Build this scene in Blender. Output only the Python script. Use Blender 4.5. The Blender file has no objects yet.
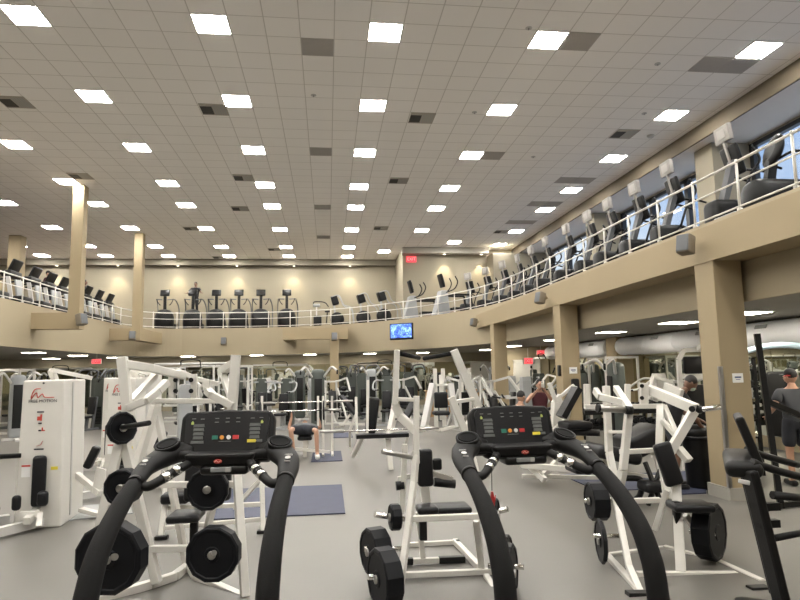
import bpy, bmesh, math, random
from mathutils import Vector, Matrix, Euler
random.seed(7)
SC = bpy.context.scene
COL = SC.collection
PI = math.pi
R = math.radians

# ---------------------------------------------------------------- camera
HC = 1.85
F, PITCH, YAW, ROLL = 606.6, 0.116085, 0.120167, 0.019237
def ray(x, y):
    a = (x-400)/F; u = (300-y)/F
    c, s = math.cos(ROLL), math.sin(ROLL); X = c*a+s*u; U = -s*a+c*u
    c, s = math.cos(PITCH), math.sin(PITCH); Y = c-s*U; Z = s+c*U
    c, s = math.cos(YAW), math.sin(YAW); return Vector((c*X+s*Y, -s*X+c*Y, Z))
def at(x, y, Y):
    """world point at depth Y seen in direction (x, y)"""
    r = ray(x, y); r = r*(Y/r.y); return Vector((r.x, r.y, r.z+HC))
def fl(x, y, z=0.0):
    r = ray(x, y); r = r*((z-HC)/r.z); return Vector((r.x, r.y, z))
fwd = ray(400, 300); rt = ray(400+F, 300)-fwd; up = ray(400, 300-F)-fwd
cam_d = bpy.data.cameras.new('camera'); cam = bpy.data.objects.new('camera', cam_d); COL.objects.link(cam)
m = Matrix((rt, up, -fwd)).transposed().to_4x4(); m.translation = (0, 0, HC)
cam.matrix_world = m; cam_d.sensor_width = 36; cam_d.lens = F*36/800; cam_d.clip_end = 300; cam_d.clip_start = .05
SC.camera = cam

# ---------------------------------------------------------------- materials
MT = {}
def mat(name, col, rough=.5, metal=0.0, noise=0.0, nscale=8.0, bump=0.0, bscale=60, coat=0.0, spec=.5):
    if name in MT: return MT[name]
    mm = bpy.data.materials.new(name); mm.use_nodes = True
    nt = mm.node_tree; b = nt.nodes['Principled BSDF']
    b.inputs['Base Color'].default_value = (*col, 1); b.inputs['Roughness'].default_value = rough
    b.inputs['Metallic'].default_value = metal; b.inputs['Coat Weight'].default_value = coat
    b.inputs['Specular IOR Level'].default_value = spec
    tc = nt.nodes.new('ShaderNodeTexCoord')
    n = nt.nodes.new('ShaderNodeTexNoise'); n.inputs['Scale'].default_value = nscale; n.inputs['Detail'].default_value = 4
    nt.links.new(tc.outputs['Object'], n.inputs['Vector'])
    mr = nt.nodes.new('ShaderNodeMapRange'); mr.inputs['To Min'].default_value = 1-noise-.02; mr.inputs['To Max'].default_value = 1+noise+.02
    nt.links.new(n.outputs['Fac'], mr.inputs['Value'])
    hs = nt.nodes.new('ShaderNodeHueSaturation'); hs.inputs['Color'].default_value = (*col, 1)
    nt.links.new(mr.outputs[0], hs.inputs['Value']); nt.links.new(hs.outputs[0], b.inputs['Base Color'])
    if bump:
        n2 = nt.nodes.new('ShaderNodeTexNoise'); n2.inputs['Scale'].default_value = bscale
        nt.links.new(tc.outputs['Object'], n2.inputs['Vector'])
        bp = nt.nodes.new('ShaderNodeBump'); bp.inputs['Strength'].default_value = bump; bp.inputs['Distance'].default_value = .01
        nt.links.new(n2.outputs['Fac'], bp.inputs['Height']); nt.links.new(bp.outputs[0], b.inputs['Normal'])
    MT[name] = mm; return mm
def emit(name, col, s):
    if name in MT: return MT[name]
    mm = bpy.data.materials.new(name); mm.use_nodes = True
    b = mm.node_tree.nodes['Principled BSDF']
    b.inputs['Base Color'].default_value = (*col, 1); b.inputs['Emission Color'].default_value = (*col, 1)
    b.inputs['Emission Strength'].default_value = s; MT[name] = mm; return mm

WALL = mat('wall_paint', (.36, .302, .203), .75, noise=.03, nscale=.6)
UWALL = mat('upper_wall_paint', (.285, .252, .185), .8, noise=.03, nscale=.6)
BEAM = mat('beam_paint', (.32, .252, .150), .7, noise=.03, nscale=.8)
SOFF = mat('soffit_paint', (.40, .37, .32), .8, noise=.02)
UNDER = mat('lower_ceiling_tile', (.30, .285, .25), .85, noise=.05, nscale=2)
WHITE = mat('white_powder_coat', (.64, .62, .57), .35, noise=.02, coat=.2)
FWHITE = mat('greyer_white_coat', (.52, .51, .48), .4)  # slightly greyer white for the distant machines
LGREY = mat('light_grey_coat', (.50, .49, .47), .4)
MGREY = mat('silver_grey_shroud', (.30, .31, .31), .45)
DGREEN = mat('dark_green_grey_shroud', (.06, .07, .062), .45)
BLACK = mat('black_plastic', (.006, .006, .006), .45, spec=.3, bump=.05)
CONS = mat('charcoal_console_plastic', (.009, .0087, .0085), .55, spec=.25, bump=.06, bscale=300)
FOAM = mat('black_foam_grip', (.007, .0067, .0065), .85, spec=.3, bump=.15, bscale=200)
VINYL = mat('black_vinyl', (.007, .007, .008), .45, spec=.3, noise=.1)
PLATE = mat('black_iron_plate', (.005, .0055, .007), .5, spec=.2, noise=.15, nscale=12)
CHROME = mat('chrome', (.75, .74, .72), .18, 1.0)
STEEL = mat('brushed_steel', (.42, .41, .39), .35, 1.0)
SKIN = mat('skin', (.42, .24, .16), .55); SKIND = mat('dark_skin', (.16, .085, .055), .5)
HAIR = mat('dark_hair', (.012, .01, .009), .6)
RED = mat('red_plastic', (.5, .03, .03), .4); REDP = mat('red_print', (.55, .07, .05), .5)
GREENP = mat('green_key', (.02, .16, .11), .4); ORANGE = mat('orange_key', (.75, .3, .04), .4); YELLOW = mat('yellow_label', (.7, .58, .05), .45)
WKEY = mat('white_key', (.8, .8, .78), .4); GKEY = mat('grey_key', (.11, .115, .11), .5)
GLOSSB = mat('black_display', (.005, .005, .006), .3)
BLUEM = mat('blue_rubber_mat', (.028, .033, .066), .65, noise=.15, nscale=5)
WOOD = mat('tan_wood', (.45, .27, .13), .5, noise=.15, nscale=3)
CARPET = mat('mezzanine_carpet', (.12, .10, .09), .95)
TVS = mat('tv_shell_grey', (.36, .34, .31), .5)
DUCT = mat('white_duct_paint', (.90, .91, .95), .4)
WFRAME = mat('black_window_frame', (.02, .022, .025), .4)
SPK = mat('grey_speaker_shell', (.20, .17, .125), .7)
GLIGHT = emit('light_diffuser', (1, .965, .91), 17)
GLOW = emit('lower_light_diffuser', (1, .92, .78), 11)
SPOTL = emit('downlight_lens', (1, .9, .7), 3)
EXITR = emit('exit_sign_face', (.9, .06, .08), .28)
PAPER = mat('white_paper', (.8, .8, .78), .6); INK = mat('dark_ink', (.03, .03, .04), .6); BLUEINK = mat('blue_ink', (.05, .08, .2), .6)

def nodes_mat(name):
    mm = bpy.data.materials.new(name); mm.use_nodes = True; return mm, mm.node_tree, mm.node_tree.nodes['Principled BSDF']
# ceiling tiles
TS = .6096; LX0, LY0 = 1.0637, 10.2789
CEIL, nt, b = nodes_mat('ceiling_tiles')
g = nt.nodes.new('ShaderNodeNewGeometry'); mp = nt.nodes.new('ShaderNodeVectorMath'); mp.operation = 'SUBTRACT'
mp.inputs[1].default_value = (LX0-TS/2-TS*60, LY0-TS/2-TS*60, 0)
nt.links.new(g.outputs['Position'], mp.inputs[0])
br = nt.nodes.new('ShaderNodeTexBrick'); br.offset = 0; br.squash = 1
br.inputs['Scale'].default_value = 1; br.inputs['Brick Width'].default_value = TS; br.inputs['Row Height'].default_value = TS
br.inputs['Mortar Size'].default_value = .011; br.inputs['Mortar Smooth'].default_value = .3; br.inputs['Bias'].default_value = 0
br.inputs['Color1'].default_value = (.91, .885, .845, 1); br.inputs['Color2'].default_value = (.93, .905, .865, 1); br.inputs['Mortar'].default_value = (.64, .61, .565, 1)
nt.links.new(mp.outputs[0], br.inputs['Vector']); nt.links.new(br.outputs['Color'], b.inputs['Base Color']); b.inputs['Roughness'].default_value = .9
# floor
FLOOR, nt, b = nodes_mat('grey_rubber_floor')
g = nt.nodes.new('ShaderNodeNewGeometry')
n1 = nt.nodes.new('ShaderNodeTexNoise'); n1.inputs['Scale'].default_value = .7; n1.inputs['Detail'].default_value = 5
n2 = nt.nodes.new('ShaderNodeTexNoise'); n2.inputs['Scale'].default_value = 90
mx = nt.nodes.new('ShaderNodeMix'); mx.data_type = 'RGBA'; mx.inputs[6].default_value = (.136, .128, .114, 1); mx.inputs[7].default_value = (.160, .150, .135, 1)
mx2 = nt.nodes.new('ShaderNodeMix'); mx2.data_type = 'RGBA'; mx2.blend_type = 'MULTIPLY'; mx2.inputs[0].default_value = .25
for n in (n1, n2): nt.links.new(g.outputs['Position'], n.inputs['Vector'])
nt.links.new(n1.outputs['Fac'], mx.inputs[0]); nt.links.new(mx.outputs[2], mx2.inputs[6]); nt.links.new(n2.outputs['Color'], mx2.inputs[7])
nt.links.new(mx2.outputs[2], b.inputs['Base Color']); b.inputs['Roughness'].default_value = .42
# mirror
MIRR, nt, b = nodes_mat('wall_mirror'); b.inputs['Base Color'].default_value = (.70, .72, .62, 1); b.inputs['Metallic'].default_value = 1; b.inputs['Roughness'].default_value = .02
# window glass
GLASS, nt, b = nodes_mat('window_glass')
tr = nt.nodes.new('ShaderNodeBsdfTransparent'); gl = nt.nodes.new('ShaderNodeBsdfGlossy'); gl.inputs['Roughness'].default_value = .02
ms = nt.nodes.new('ShaderNodeMixShader'); ms.inputs[0].default_value = .07
tr.inputs['Color'].default_value = (.86, .9, .93, 1)
nt.links.new(tr.outputs[0], ms.inputs[1]); nt.links.new(gl.outputs[0], ms.inputs[2]); nt.links.new(ms.outputs[0], nt.nodes['Material Output'].inputs['Surface'])
# TV picture (blue stadium show)
TVP, nt, b = nodes_mat('television_picture')
tc = nt.nodes.new('ShaderNodeTexCoord'); v = nt.nodes.new('ShaderNodeTexNoise'); v.inputs['Scale'].default_value = 7; v.inputs['Distortion'].default_value = 1.5
cr = nt.nodes.new('ShaderNodeValToRGB'); cr.color_ramp.elements[0].position = .35; cr.color_ramp.elements[0].color = (.02, .04, .25, 1)
cr.color_ramp.elements[1].position = .62; cr.color_ramp.elements[1].color = (.35, .6, 1, 1)
e = cr.color_ramp.elements.new(.5); e.color = (.08, .2, .85, 1)
nt.links.new(tc.outputs['Object'], v.inputs['Vector']); nt.links.new(v.outputs['Fac'], cr.inputs[0]); nt.links.new(cr.outputs[0], b.inputs['Emission Color'])
b.inputs['Emission Strength'].default_value = .42; b.inputs['Base Color'].default_value = (0, 0, 0, 1)

# ---------------------------------------------------------------- mesh builder
class MB:
    def __init__(s): s.b = bmesh.new()
    def _mesh(s, vs, fs, smooth=False):
        V = [s.b.verts.new(v) for v in vs]
        for f in fs:
            try:
                q = s.b.faces.new([V[i] for i in f]); q.smooth = smooth
            except ValueError: pass
        return V
    def box(s, c, d, rot=None):
        c = Vector(c); h = Vector(d)/2; M = Euler(rot).to_matrix() if rot is not None and not isinstance(rot, Matrix) else rot
        vs = []
        for x in (-1, 1):
            for y in (-1, 1):
                for z in (-1, 1):
                    v = Vector((x*h.x, y*h.y, z*h.z)); vs.append(c+(M@v if M else v))
        s._mesh(vs, [(0, 1, 3, 2), (4, 6, 7, 5), (0, 4, 5, 1), (2, 3, 7, 6), (0, 2, 6, 4), (1, 5, 7, 3)]); return s
    def rbox(s, c, d, r=.02, rot=None, seg=3):
        """box with rounded edges (superellipse section on the two large axes)"""
        t = bmesh.new(); bmesh.ops.create_cube(t, size=1)
        for v in t.verts: v.co = Vector((v.co.x*d[0], v.co.y*d[1], v.co.z*d[2]))
        bmesh.ops.bevel(t, geom=t.edges[:], offset=min(r, min(d)*.49), segments=seg, profile=.5, affect='EDGES')
        M = (Euler(rot).to_matrix() if rot is not None and not isinstance(rot, Matrix) else rot) or Matrix.Identity(3)
        t.verts.index_update(); c = Vector(c)
        s._mesh([c+M@v.co for v in t.verts], [[v.index for v in f.verts] for f in t.faces], True); t.free(); return s
    def bar(s, p, q, w=.06, h=None, upv=(0, 0, 1)):
        """rectangular tube from p to q"""
        p = Vector(p); q = Vector(q); h = h or w; d = (q-p).normalized(); u = Vector(upv)
        if abs(d.dot(u)) > .97: u = Vector((0, 1, 0)) if abs(d.y) < .9 else Vector((1, 0, 0))
        a = d.cross(u).normalized(); u = a.cross(d)
        vs = []
        for e in (p, q):
            for i, j in ((-1, -1), (1, -1), (1, 1), (-1, 1)): vs.append(e+a*(i*w/2)+u*(j*h/2))
        s._mesh(vs, [(0, 3, 2, 1), (4, 5, 6, 7), (0, 1, 5, 4), (1, 2, 6, 5), (2, 3, 7, 6), (3, 0, 4, 7)]); return s
    def bars(s, pts, w=.06, h=None, upv=(0, 0, 1)):
        for a, b_ in zip(pts, pts[1:]): s.bar(a, b_, w, h, upv)
        return s
    def cyl(s, p, q, r, r2=None, seg=16, smooth=True):
        p = Vector(p); q = Vector(q); r2 = r if r2 is None else r2; d = (q-p).normalized()
        u = Vector((0, 0, 1)) if abs(d.z) < .9 else Vector((1, 0, 0)); a = d.cross(u).normalized(); c = a.cross(d)
        A = []; B = []
        for i in range(seg):
            t = 2*PI*i/seg; o = a*math.cos(t)+c*math.sin(t); A.append(p+o*r); B.append(q+o*r2)
        n = seg; V = [s.b.verts.new(v) for v in A+B]
        for i in range(n):
            f = s.b.faces.new([V[i], V[(i+1) % n], V[n+(i+1) % n], V[n+i]]); f.smooth = smooth
        s.b.faces.new(V[:n][::-1]); s.b.faces.new(V[n:]); return s
    def tube(s, pts, r, seg=10, n=6, flat=1.0, curve=True, rs=None):
        """smooth round tube along points; rs gives a radius per control point; flat squashes height"""
        P = [Vector(p) for p in pts]; rr = rs or [r]*len(P)
        if curve and len(P) > 2:
            Q = []; S = []
            for i in range(len(P)-1):
                p0 = P[i-1] if i else P[0]*2-P[1]; p1, p2 = P[i], P[i+1]; p3 = P[i+2] if i+2 < len(P) else P[-1]*2-P[-2]
                for k in range(n):
                    t = k/n; Q.append(.5*((2*p1)+(p2-p0)*t+(2*p0-5*p1+4*p2-p3)*t*t+(3*p1-p0-3*p2+p3)*t**3)); S.append(rr[i]*(1-t)+rr[i+1]*t)
            Q.append(P[-1]); S.append(rr[-1])
        else: Q, S = P, rr
        rings = []; a = None
        for i, p in enumerate(Q):
            d = (Q[min(i+1, len(Q)-1)]-Q[max(i-1, 0)]).normalized()
            if a is None:
                u = Vector((0, 0, 1)) if abs(d.z) < .9 else Vector((1, 0, 0)); a = d.cross(u).normalized()
            a = (a-d*a.dot(d)).normalized(); c = a.cross(d)
            rings.append([s.b.verts.new(p+a*(math.cos(2*PI*k/seg)*S[i])+c*(math.sin(2*PI*k/seg)*S[i]*flat)) for k in range(seg)])
        for A, B in zip(rings, rings[1:]):
            for k in range(seg):
                f = s.b.faces.new([A[k], A[(k+1) % seg], B[(k+1) % seg], B[k]]); f.smooth = True
        s.b.faces.new(rings[0][::-1]); s.b.faces.new(rings[-1]); return s
    def ell(s, c, d, rot=None, seg=14):
        t = bmesh.new(); bmesh.ops.create_uvsphere(t, u_segments=seg, v_segments=max(6, seg*2//3), radius=1)
        M = Euler(rot).to_matrix() if rot is not None else Matrix.Identity(3); c = Vector(c); t.verts.index_update()
        s._mesh([c+M@Vector((v.co.x*d[0], v.co.y*d[1], v.co.z*d[2])) for v in t.verts], [[v.index for v in f.verts] for f in t.faces], True); t.free(); return s
    def lathe(s, prof, o=(0, 0, 0), ax=(0, 0, 1), seg=24, facet=False):
        """prof: list of (radius, height along ax)"""
        o = Vector(o); d = Vector(ax).normalized(); u = Vector((0, 0, 1)) if abs(d.z) < .9 else Vector((1, 0, 0)); a = d.cross(u).normalized(); c = a.cross(d)
        rings = [[s.b.verts.new(o+d*h+(a*math.cos(2*PI*(k+.5)/seg)+c*math.sin(2*PI*(k+.5)/seg))*r) for k in range(seg)] for r, h in prof]
        for A, B in zip(rings, rings[1:]):
            for k in range(seg):
                f = s.b.faces.new([A[k], A[(k+1) % seg], B[(k+1) % seg], B[k]]); f.smooth = not facet
        s.b.faces.new(rings[0][::-1]); s.b.faces.new(rings[-1]); return s
    def prism(s, poly, o, ux, uy, th):
        """polygon (list of 2-D points) in the plane ux, uy at o, extruded by vector th"""
        o = Vector(o); ux = Vector(ux); uy = Vector(uy); th = Vector(th); n = len(poly)
        A = [o+ux*p[0]+uy*p[1] for p in poly]; B = [v+th for v in A]
        s._mesh(A+B, [tuple(range(n))[::-1], tuple(range(n, 2*n))]+[(i, (i+1) % n, n+(i+1) % n, n+i) for i in range(n)]); return s
    def build(s, name, m, parent=None, loc=None, rz=0, bevel=0):
        bmesh.ops.recalc_face_normals(s.b, faces=s.b.faces[:])
        me = bpy.data.meshes.new(name); s.b.to_mesh(me); s.b.free(); me.materials.append(m)
        o = bpy.data.objects.new(name, me); COL.objects.link(o)
        if parent: o.parent = parent
        if loc is not None: o.location = loc
        o.rotation_euler = (0, 0, rz)
        if bevel:
            md = o.modifiers.new('bevel', 'BEVEL'); md.width = bevel; md.segments = 2; md.limit_method = 'ANGLE'
        return o
def tag(o, label=None, cat=None, group=None, kind=None):
    if label: o['label'] = label
    if cat: o['category'] = cat
    if group: o['group'] = group
    if kind: o['kind'] = kind
    return o
def thing(name, label, cat, loc=(0, 0, 0), rz=0, group=None):
    o = bpy.data.objects.new(name, None); COL.objects.link(o); o.location = loc; o.rotation_euler = (0, 0, rz); o.empty_display_size = .1
    return tag(o, label, cat, group)
def struct(mb, name, m, bevel=0): return tag(mb.build(name, m, bevel=bevel), kind='structure')
def dup(root, loc, rz, label=None, group=None):
    r = root.copy(); COL.objects.link(r); r.location = loc; r.rotation_euler = (0, 0, rz)
    if label: r['label'] = label
    if group: r['group'] = group
    def rec(src, dst):
        for ch in list(src.children):
            c = ch.copy(); COL.objects.link(c); c.parent = dst; rec(ch, c)
    rec(root, r); return r
def place(proto, used, loc, rz, label, group=None):
    """first call moves the prototype itself, later calls copy it"""
    if proto.name not in used:
        used.add(proto.name); proto.location = loc; proto.rotation_euler = (0, 0, rz); proto['label'] = label
        if group: proto['group'] = group
        return proto
    return dup(proto, loc, rz, label, group)
USED = set()
def text_part(body, size, m, parent, loc, rot, name='lettering', ext=.001, sx=1):
    cu = bpy.data.curves.new(name, 'FONT'); cu.body = body; cu.size = size; cu.extrude = ext; cu.align_x = 'CENTER'; cu.align_y = 'CENTER'
    t = bpy.data.objects.new('tmp', cu); COL.objects.link(t)
    bpy.context.view_layer.update()
    me = bpy.data.meshes.new_from_object(t.evaluated_get(bpy.context.evaluated_depsgraph_get())); bpy.data.objects.remove(t)
    me.materials.clear(); me.materials.append(m); me.name = name
    o = bpy.data.objects.new(name, me); COL.objects.link(o); o.parent = parent; o.location = loc; o.rotation_euler = rot; o.scale = (sx, 1, 1); return o
ORD = ['first', 'second', 'third', 'fourth', 'fifth', 'sixth', 'seventh', 'eighth', 'ninth', 'tenth', 'eleventh', 'twelfth', 'thirteenth', 'fourteenth', 'fifteenth']

# ================================================================ THE ROOM
CZ = HC+6.0816          # ceiling height
MZ = 4.05               # mezzanine floor
LZ = 2.78               # ceiling below the mezzanine
XL, XR, YF, YB = -22.0, 9.6, -12.0, 33.1
struct(MB().box(((XL+XR)/2, (YF+YB)/2, -.05), (XR-XL+1, YB-YF+1, .1)), 'floor', FLOOR)
struct(MB().box(((XL+XR)/2, (YF+YB)/2, CZ+.05), (XR-XL+1, YB-YF+1, .1)), 'ceiling', CEIL)
struct(MB().box(((XL+XR)/2, YB+.1, CZ/2), (XR-XL, .2, CZ)), 'wall_back', UWALL)
struct(MB().box((XL-.1, (YF+YB)/2, CZ/2), (.2, YB-YF, CZ)), 'wall_left', UWALL)
struct(MB().box(((XL+XR)/2, YF-.1, CZ/2), (XR-XL, .2, CZ)), 'wall_front', WALL)
# right wall: mirror wall below, set-back window wall above the mezzanine
XU = 10.9
struct(MB().box((XR+.1, (YF+YB)/2, MZ/2), (.2, YB-YF, MZ-.04)), 'wall_right', WALL)
WY0, WY1, WZ0, WZ1 = -6.0, 28.2, 4.5, 7.5
w = MB(); w.box((XU+.1, (YF+YB)/2, (WZ0+MZ)/2), (.2, YB-YF, WZ0-MZ)); w.box((XU+.1, (YF+YB)/2, (WZ1+CZ)/2), (.2, YB-YF, CZ-WZ1))
w.box((XU+.1, (YF+WY0)/2, (WZ0+WZ1)/2), (.2, WY0-YF, WZ1-WZ0)); w.box((XU+.1, (YB+WY1)/2, (WZ0+WZ1)/2), (.2, YB-WY1, WZ1-WZ0))
struct(w, 'wall_window_side', SOFF)
struct(MB().box(((9.5+XU)/2, (YF+29.8)/2, CZ-.19), (XU-9.5, 29.8-YF, .375)), 'soffit_right', mat('grey_soffit_paint', (.78, .73, .66), .8))
struct(MB().box((9.47, (YF+29.8)/2, CZ-.20), (.06, 29.8-YF, .40)), 'trim_1', mat('brown_trim_paint', (.15, .12, .08), .8))
piers = [(0.0, .75), (7.0, .75), (14.0, .75), (21.0, .75)]
for i, (y, w_) in enumerate(piers):
    struct(MB().box(((9.85+XU)/2, y+w_/2, (MZ+7.55)/2), (XU-9.85, w_, 7.55-MZ-.01)), 'column_%d' % (i+20), UWALL)
edges = [WY0]+[p for y, w_ in piers for p in (y, y+w_)]+[WY1]
for i in range(0, len(edges), 2):
    a, b_ = edges[i], edges[i+1]
    f = MB(); t = .11
    f.box((XU+.06, (a+b_)/2, WZ0+t/2), (.14, b_-a, t)); f.box((XU+.06, (a+b_)/2, WZ1-t/2), (.14, b_-a, t))
    n = max(1, round((b_-a)/2.1))
    for k in range(n+1):
        y = a+t/2+(b_-a-t)*k/n; f.box((XU+.06, y, (WZ0+WZ1)/2), (.14, t*1.6, WZ1-WZ0))
    fr = tag(f.build('window_%d' % (i//2+1), WFRAME), kind='structure')
    tag(MB().box((XU+.07, (a+b_)/2, (WZ0+WZ1)/2), (.012, b_-a, WZ1-WZ0)).build('window_pane', GLASS, fr))

# mezzanine: a U-shaped gallery around the hall
def smooth(pts, n=6):
    P = [Vector(p) for p in pts]; Q = []
    for i in range(len(P)-1):
        p0 = P[i-1] if i else P[0]; p1, p2 = P[i], P[i+1]; p3 = P[i+2] if i+2 < len(P) else P[-1]
        for k in range(n):
            t = k/n; Q.append(.5*((2*p1)+(p2-p0)*t+(2*p0-5*p1+4*p2-p3)*t*t+(3*p1-p0-3*p2+p3)*t**3))
    Q.append(P[-1]); return Q
curve = smooth([(6.0, 17.2), (5.86, 19.8), (5.35, 22.2), (4.45, 24.3), (3.2, 26.2), (1.3, 28.3), (-.6, 29.6), (-2.8, 30.35), (-5.5, 30.5)])
left_corner = smooth([(-7.0, 30.5), (-7.9, 30.3), (-8.7, 29.5), (-9.05, 28.2)])
EDGE = [Vector((6.0, YF))]+curve+left_corner+[Vector((-9.05, YF))]
outer = [(XL, YF), (XL, YB), (XU, YB), (XU, YF)]
def slab(z0, z1, inset, name, m):
    s = MB(); E_ = [Vector((p.x, p.y)) for p in EDGE]
    if inset:
        N = []
        for i, p in enumerate(E_):
            d = (E_[min(i+1, len(E_)-1)]-E_[max(i-1, 0)]).normalized(); N.append(p+Vector((d.y, -d.x))*inset)
        E_ = N
    poly = [(p.x, p.y) for p in E_]+outer
    s.prism(poly, (0, 0, z0), (1, 0, 0), (0, 1, 0), (0, 0, z1-z0)); s.b.normal_update(); bmesh.ops.triangulate(s.b, faces=s.b.faces[:], ngon_method="EAR_CLIP"); return struct(s, name, m)
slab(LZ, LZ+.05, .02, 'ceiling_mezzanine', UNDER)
slab(LZ+.05, MZ-.02, .06, 'slab_mezzanine', WALL)
slab(MZ-.02, MZ, .05, 'floor_mezzanine', CARPET)
# the plastered balcony front
s = MB()
for p, q in zip(EDGE, EDGE[1:]):
    d = (q-p).normalized(); nrm = Vector((d.y, -d.x))*.06
    s._mesh([(p.x, p.y, LZ-.03), (q.x, q.y, LZ-.03), (q.x, q.y, MZ+.04), (p.x, p.y, MZ+.04),
             (p.x+nrm.x, p.y+nrm.y, LZ-.03), (q.x+nrm.x, q.y+nrm.y, LZ-.03), (q.x+nrm.x, q.y+nrm.y, MZ+.04), (p.x+nrm.x, p.y+nrm.y, MZ+.04)],
            [(0, 1, 2, 3), (7, 6, 5, 4), (3, 2, 6, 7), (0, 4, 5, 1)])
struct(s, 'wall_balcony', WALL)
# upper back wall steps forward right of centre
struct(MB().box((7.33, (29.8+YB)/2, (MZ+CZ)/2), (7.14, YB-29.8-.01, CZ-MZ-.02)), 'wall_step', UWALL)
struct(MB().box((9.5, 29.2, (MZ+7.55)/2), (2.8, 1.2, 7.55-MZ-.04)), 'wall_pier', UWALL)
struct(MB().box((5.9, 29.55, CZ-.15), (4.38, .5, .30)), 'trim_2', SOFF)
struct(MB().box(((XL+3.76)/2, YB-.2, CZ-.16), (3.76-XL, .4, .32)), 'trim_3', mat('dark_soffit_paint', (.24, .215, .17), .9))  # one even paint, slightly darker grey-beige than the wall

# cantilever beams and the columns that carry them
BZ0, BZ1 = 3.33, 3.84
def column(n, x0, x1, y0, y1, z0, z1, m=BEAM): return struct(MB().box(((x0+x1)/2, (y0+y1)/2, (z0+z1)/2), (x1-x0, y1-y0, z1-z0)), 'column_%d' % n, m, .012)
cn = 4
for y, x in ((19.8, -8.0), (26.6, -8.17)):
    column(cn, x, x+.35, y, y+.35, BZ0, CZ-.001); cn += 1
column(cn, -13.5, -13.0, 27.2, 27.7, MZ, CZ-.001); cn += 1
column(cn, -8.1, -7.75, 14.6, 14.95, BZ0, CZ-.001); cn += 1
bn = 1
def beam(*boxes):
    global bn
    s = MB()
    for x0, x1, y0, y1 in boxes: s.box(((x0+x1)/2, (y0+y1)/2, (BZ0+BZ1)/2), (x1-x0, y1-y0, BZ1-BZ0))
    o = struct(s, 'beam_%d' % bn, BEAM); bn += 1; return o
beam((-9.08, -7.64, 19.79, 20.2)); beam((-9.08, -7.81, 26.59, 27.0), (-8.22, -7.81, 27.0, 30.0)); beam((-9.08, -7.74, 14.59, 14.96))
beam((-1.99, .93, 27.6, 28.05), (-1.99, -1.55, 28.05, 30.1), (.5, .93, 28.05, 28.8))
beam((5.45, 5.94, YF, 21.9), (5.94, 6.02, YF, 18))
column(cn, .11, .50, 27.62, 28.02, .0, BZ0+.01); cn += 1
for i, y in enumerate((7.95, 13.75, 19.55, 2.1)):
    c = column(cn, 5.46, 5.9, y, y+.44, 0, BZ0+.01); cn += 1
    tag(MB().box((5.68, y+.22, .085), (.50, .50, .17)).build('baseboard', UNDER, c, None))
    if i == 0: MB().box((5.453, y+.004, 1.0), (.05, .05, 1.65)).build('corner_guard', STEEL, c)
# dark wrap at the foot of the back column
tag(MB().box((.305, 27.82, .44), (.43, .44, .88)).build('trim_4', BLACK, bevel=.01), kind='structure')

# mirrors and their wall parts below the gallery
def mirror_run(name, pts_box):
    return struct(pts_box, name, MIRR)
s = MB()
x = XL+.3
while x < XR-1.5:
    s.box((x+.9, YB-.012, 1.28), (1.78, .02, 2.0)); x += 1.8
struct(s, 'mirror_back', MIRR)
s = MB(); y = -4.0
while y < YB-2.2:
    s.box((XR-.012, y+.9, 1.32), (.02, 1.78, 2.08)); y += 1.8
struct(s, 'mirror_right', MIRR)
for i, (y, dy) in enumerate(((18.6, .7), (9.3, .18))):
    struct(MB().box((XR-.28, y, LZ/2), (.56, dy, LZ-.002)), 'pier_%d' % (i+1), BEAM)
s = MB(); y = -4.0
while y < YB-2.2:
    s.box((XL+.012, y+.9, 1.32), (.02, 1.78, 2.08)); y += 1.8
struct(s, 'mirror_left', MIRR)
# large round air duct under the gallery, in the upper corner of the mirror wall
def duct(y0, y1, lab):
    t = thing('air_duct', lab, 'duct', (XR-.36, y0, 2.47))
    s = MB(); s.cyl((0, 0, 0), (0, y1-y0, 0), .27, seg=28); s.build('duct_tube', DUCT, t)
    s = MB(); y = .4
    k = 0
    while y < y1-y0:
        ring = MB().lathe([(.274, 0), (.274, .03)], (0, y, 0), (0, 1, 0), 28)
        ring.build('seam_ring', DUCT, t); y += 1.55
    y = 1.0
    while y < y1-y0-.3:
        MB().box((-.235, y, .15), (.02, .34, .085), (0, R(28), 0)).build('register', MGREY, t); y += 2.1
duct(-4, 18.2, 'white round air duct with small registers above the near mirrors')
duct(19.0, 24.5, 'white round air duct run between the two beige mirror wall piers')
duct(26.0, 32.5, 'white round air duct run at the far end of the mirror wall')

# doors in the mirrored walls
def door(n, c, w_, h_, axis, handle_side=1):
    m_ = MB(); fx, fy = (w_, .06) if axis == 'x' else (.06, w_)
    m_.box((c[0], c[1], h_/2), (fx, fy, h_)); d = tag(m_.build('door_%d' % n, mat('pale_door_paint', (.62, .61, .57), .5), bevel=.01), kind='structure')
    o = Vector((0, -.05, 0)) if axis == 'x' else Vector((-.05, 0, 0)); s_ = Vector((w_*.4, 0, 0)) if axis == 'x' else Vector((0, w_*.4, 0))
    p = Vector((c[0], c[1], 1.0))+o+s_*handle_side
    MB().cyl(p, p+o*1.2, .02).bar(p+o*1.2, p+o*1.2-s_*.35, .02).build('door_handle', STEEL, d)
    fr = MB()
    if axis == 'x':
        for k in (-1, 1): fr.box((c[0]+k*(w_/2+.05), c[1], h_/2+.03), (.1, .1, h_+.06))
        fr.box((c[0], c[1], h_+.05), (w_+.2, .1, .1))
    fr.build('door_frame', WHITE, d) if axis == 'x' else fr.b.free()
struct(MB().box((8.35, 25.7, LZ/2), (2.4, .2, LZ-.003)), 'wall_partition', WALL)
door(1, (8.55, 25.57), 1.0, 2.12, 'x'); door(2, (8.45, YB-.06), 1.0, 2.15, 'x', -1)

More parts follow.
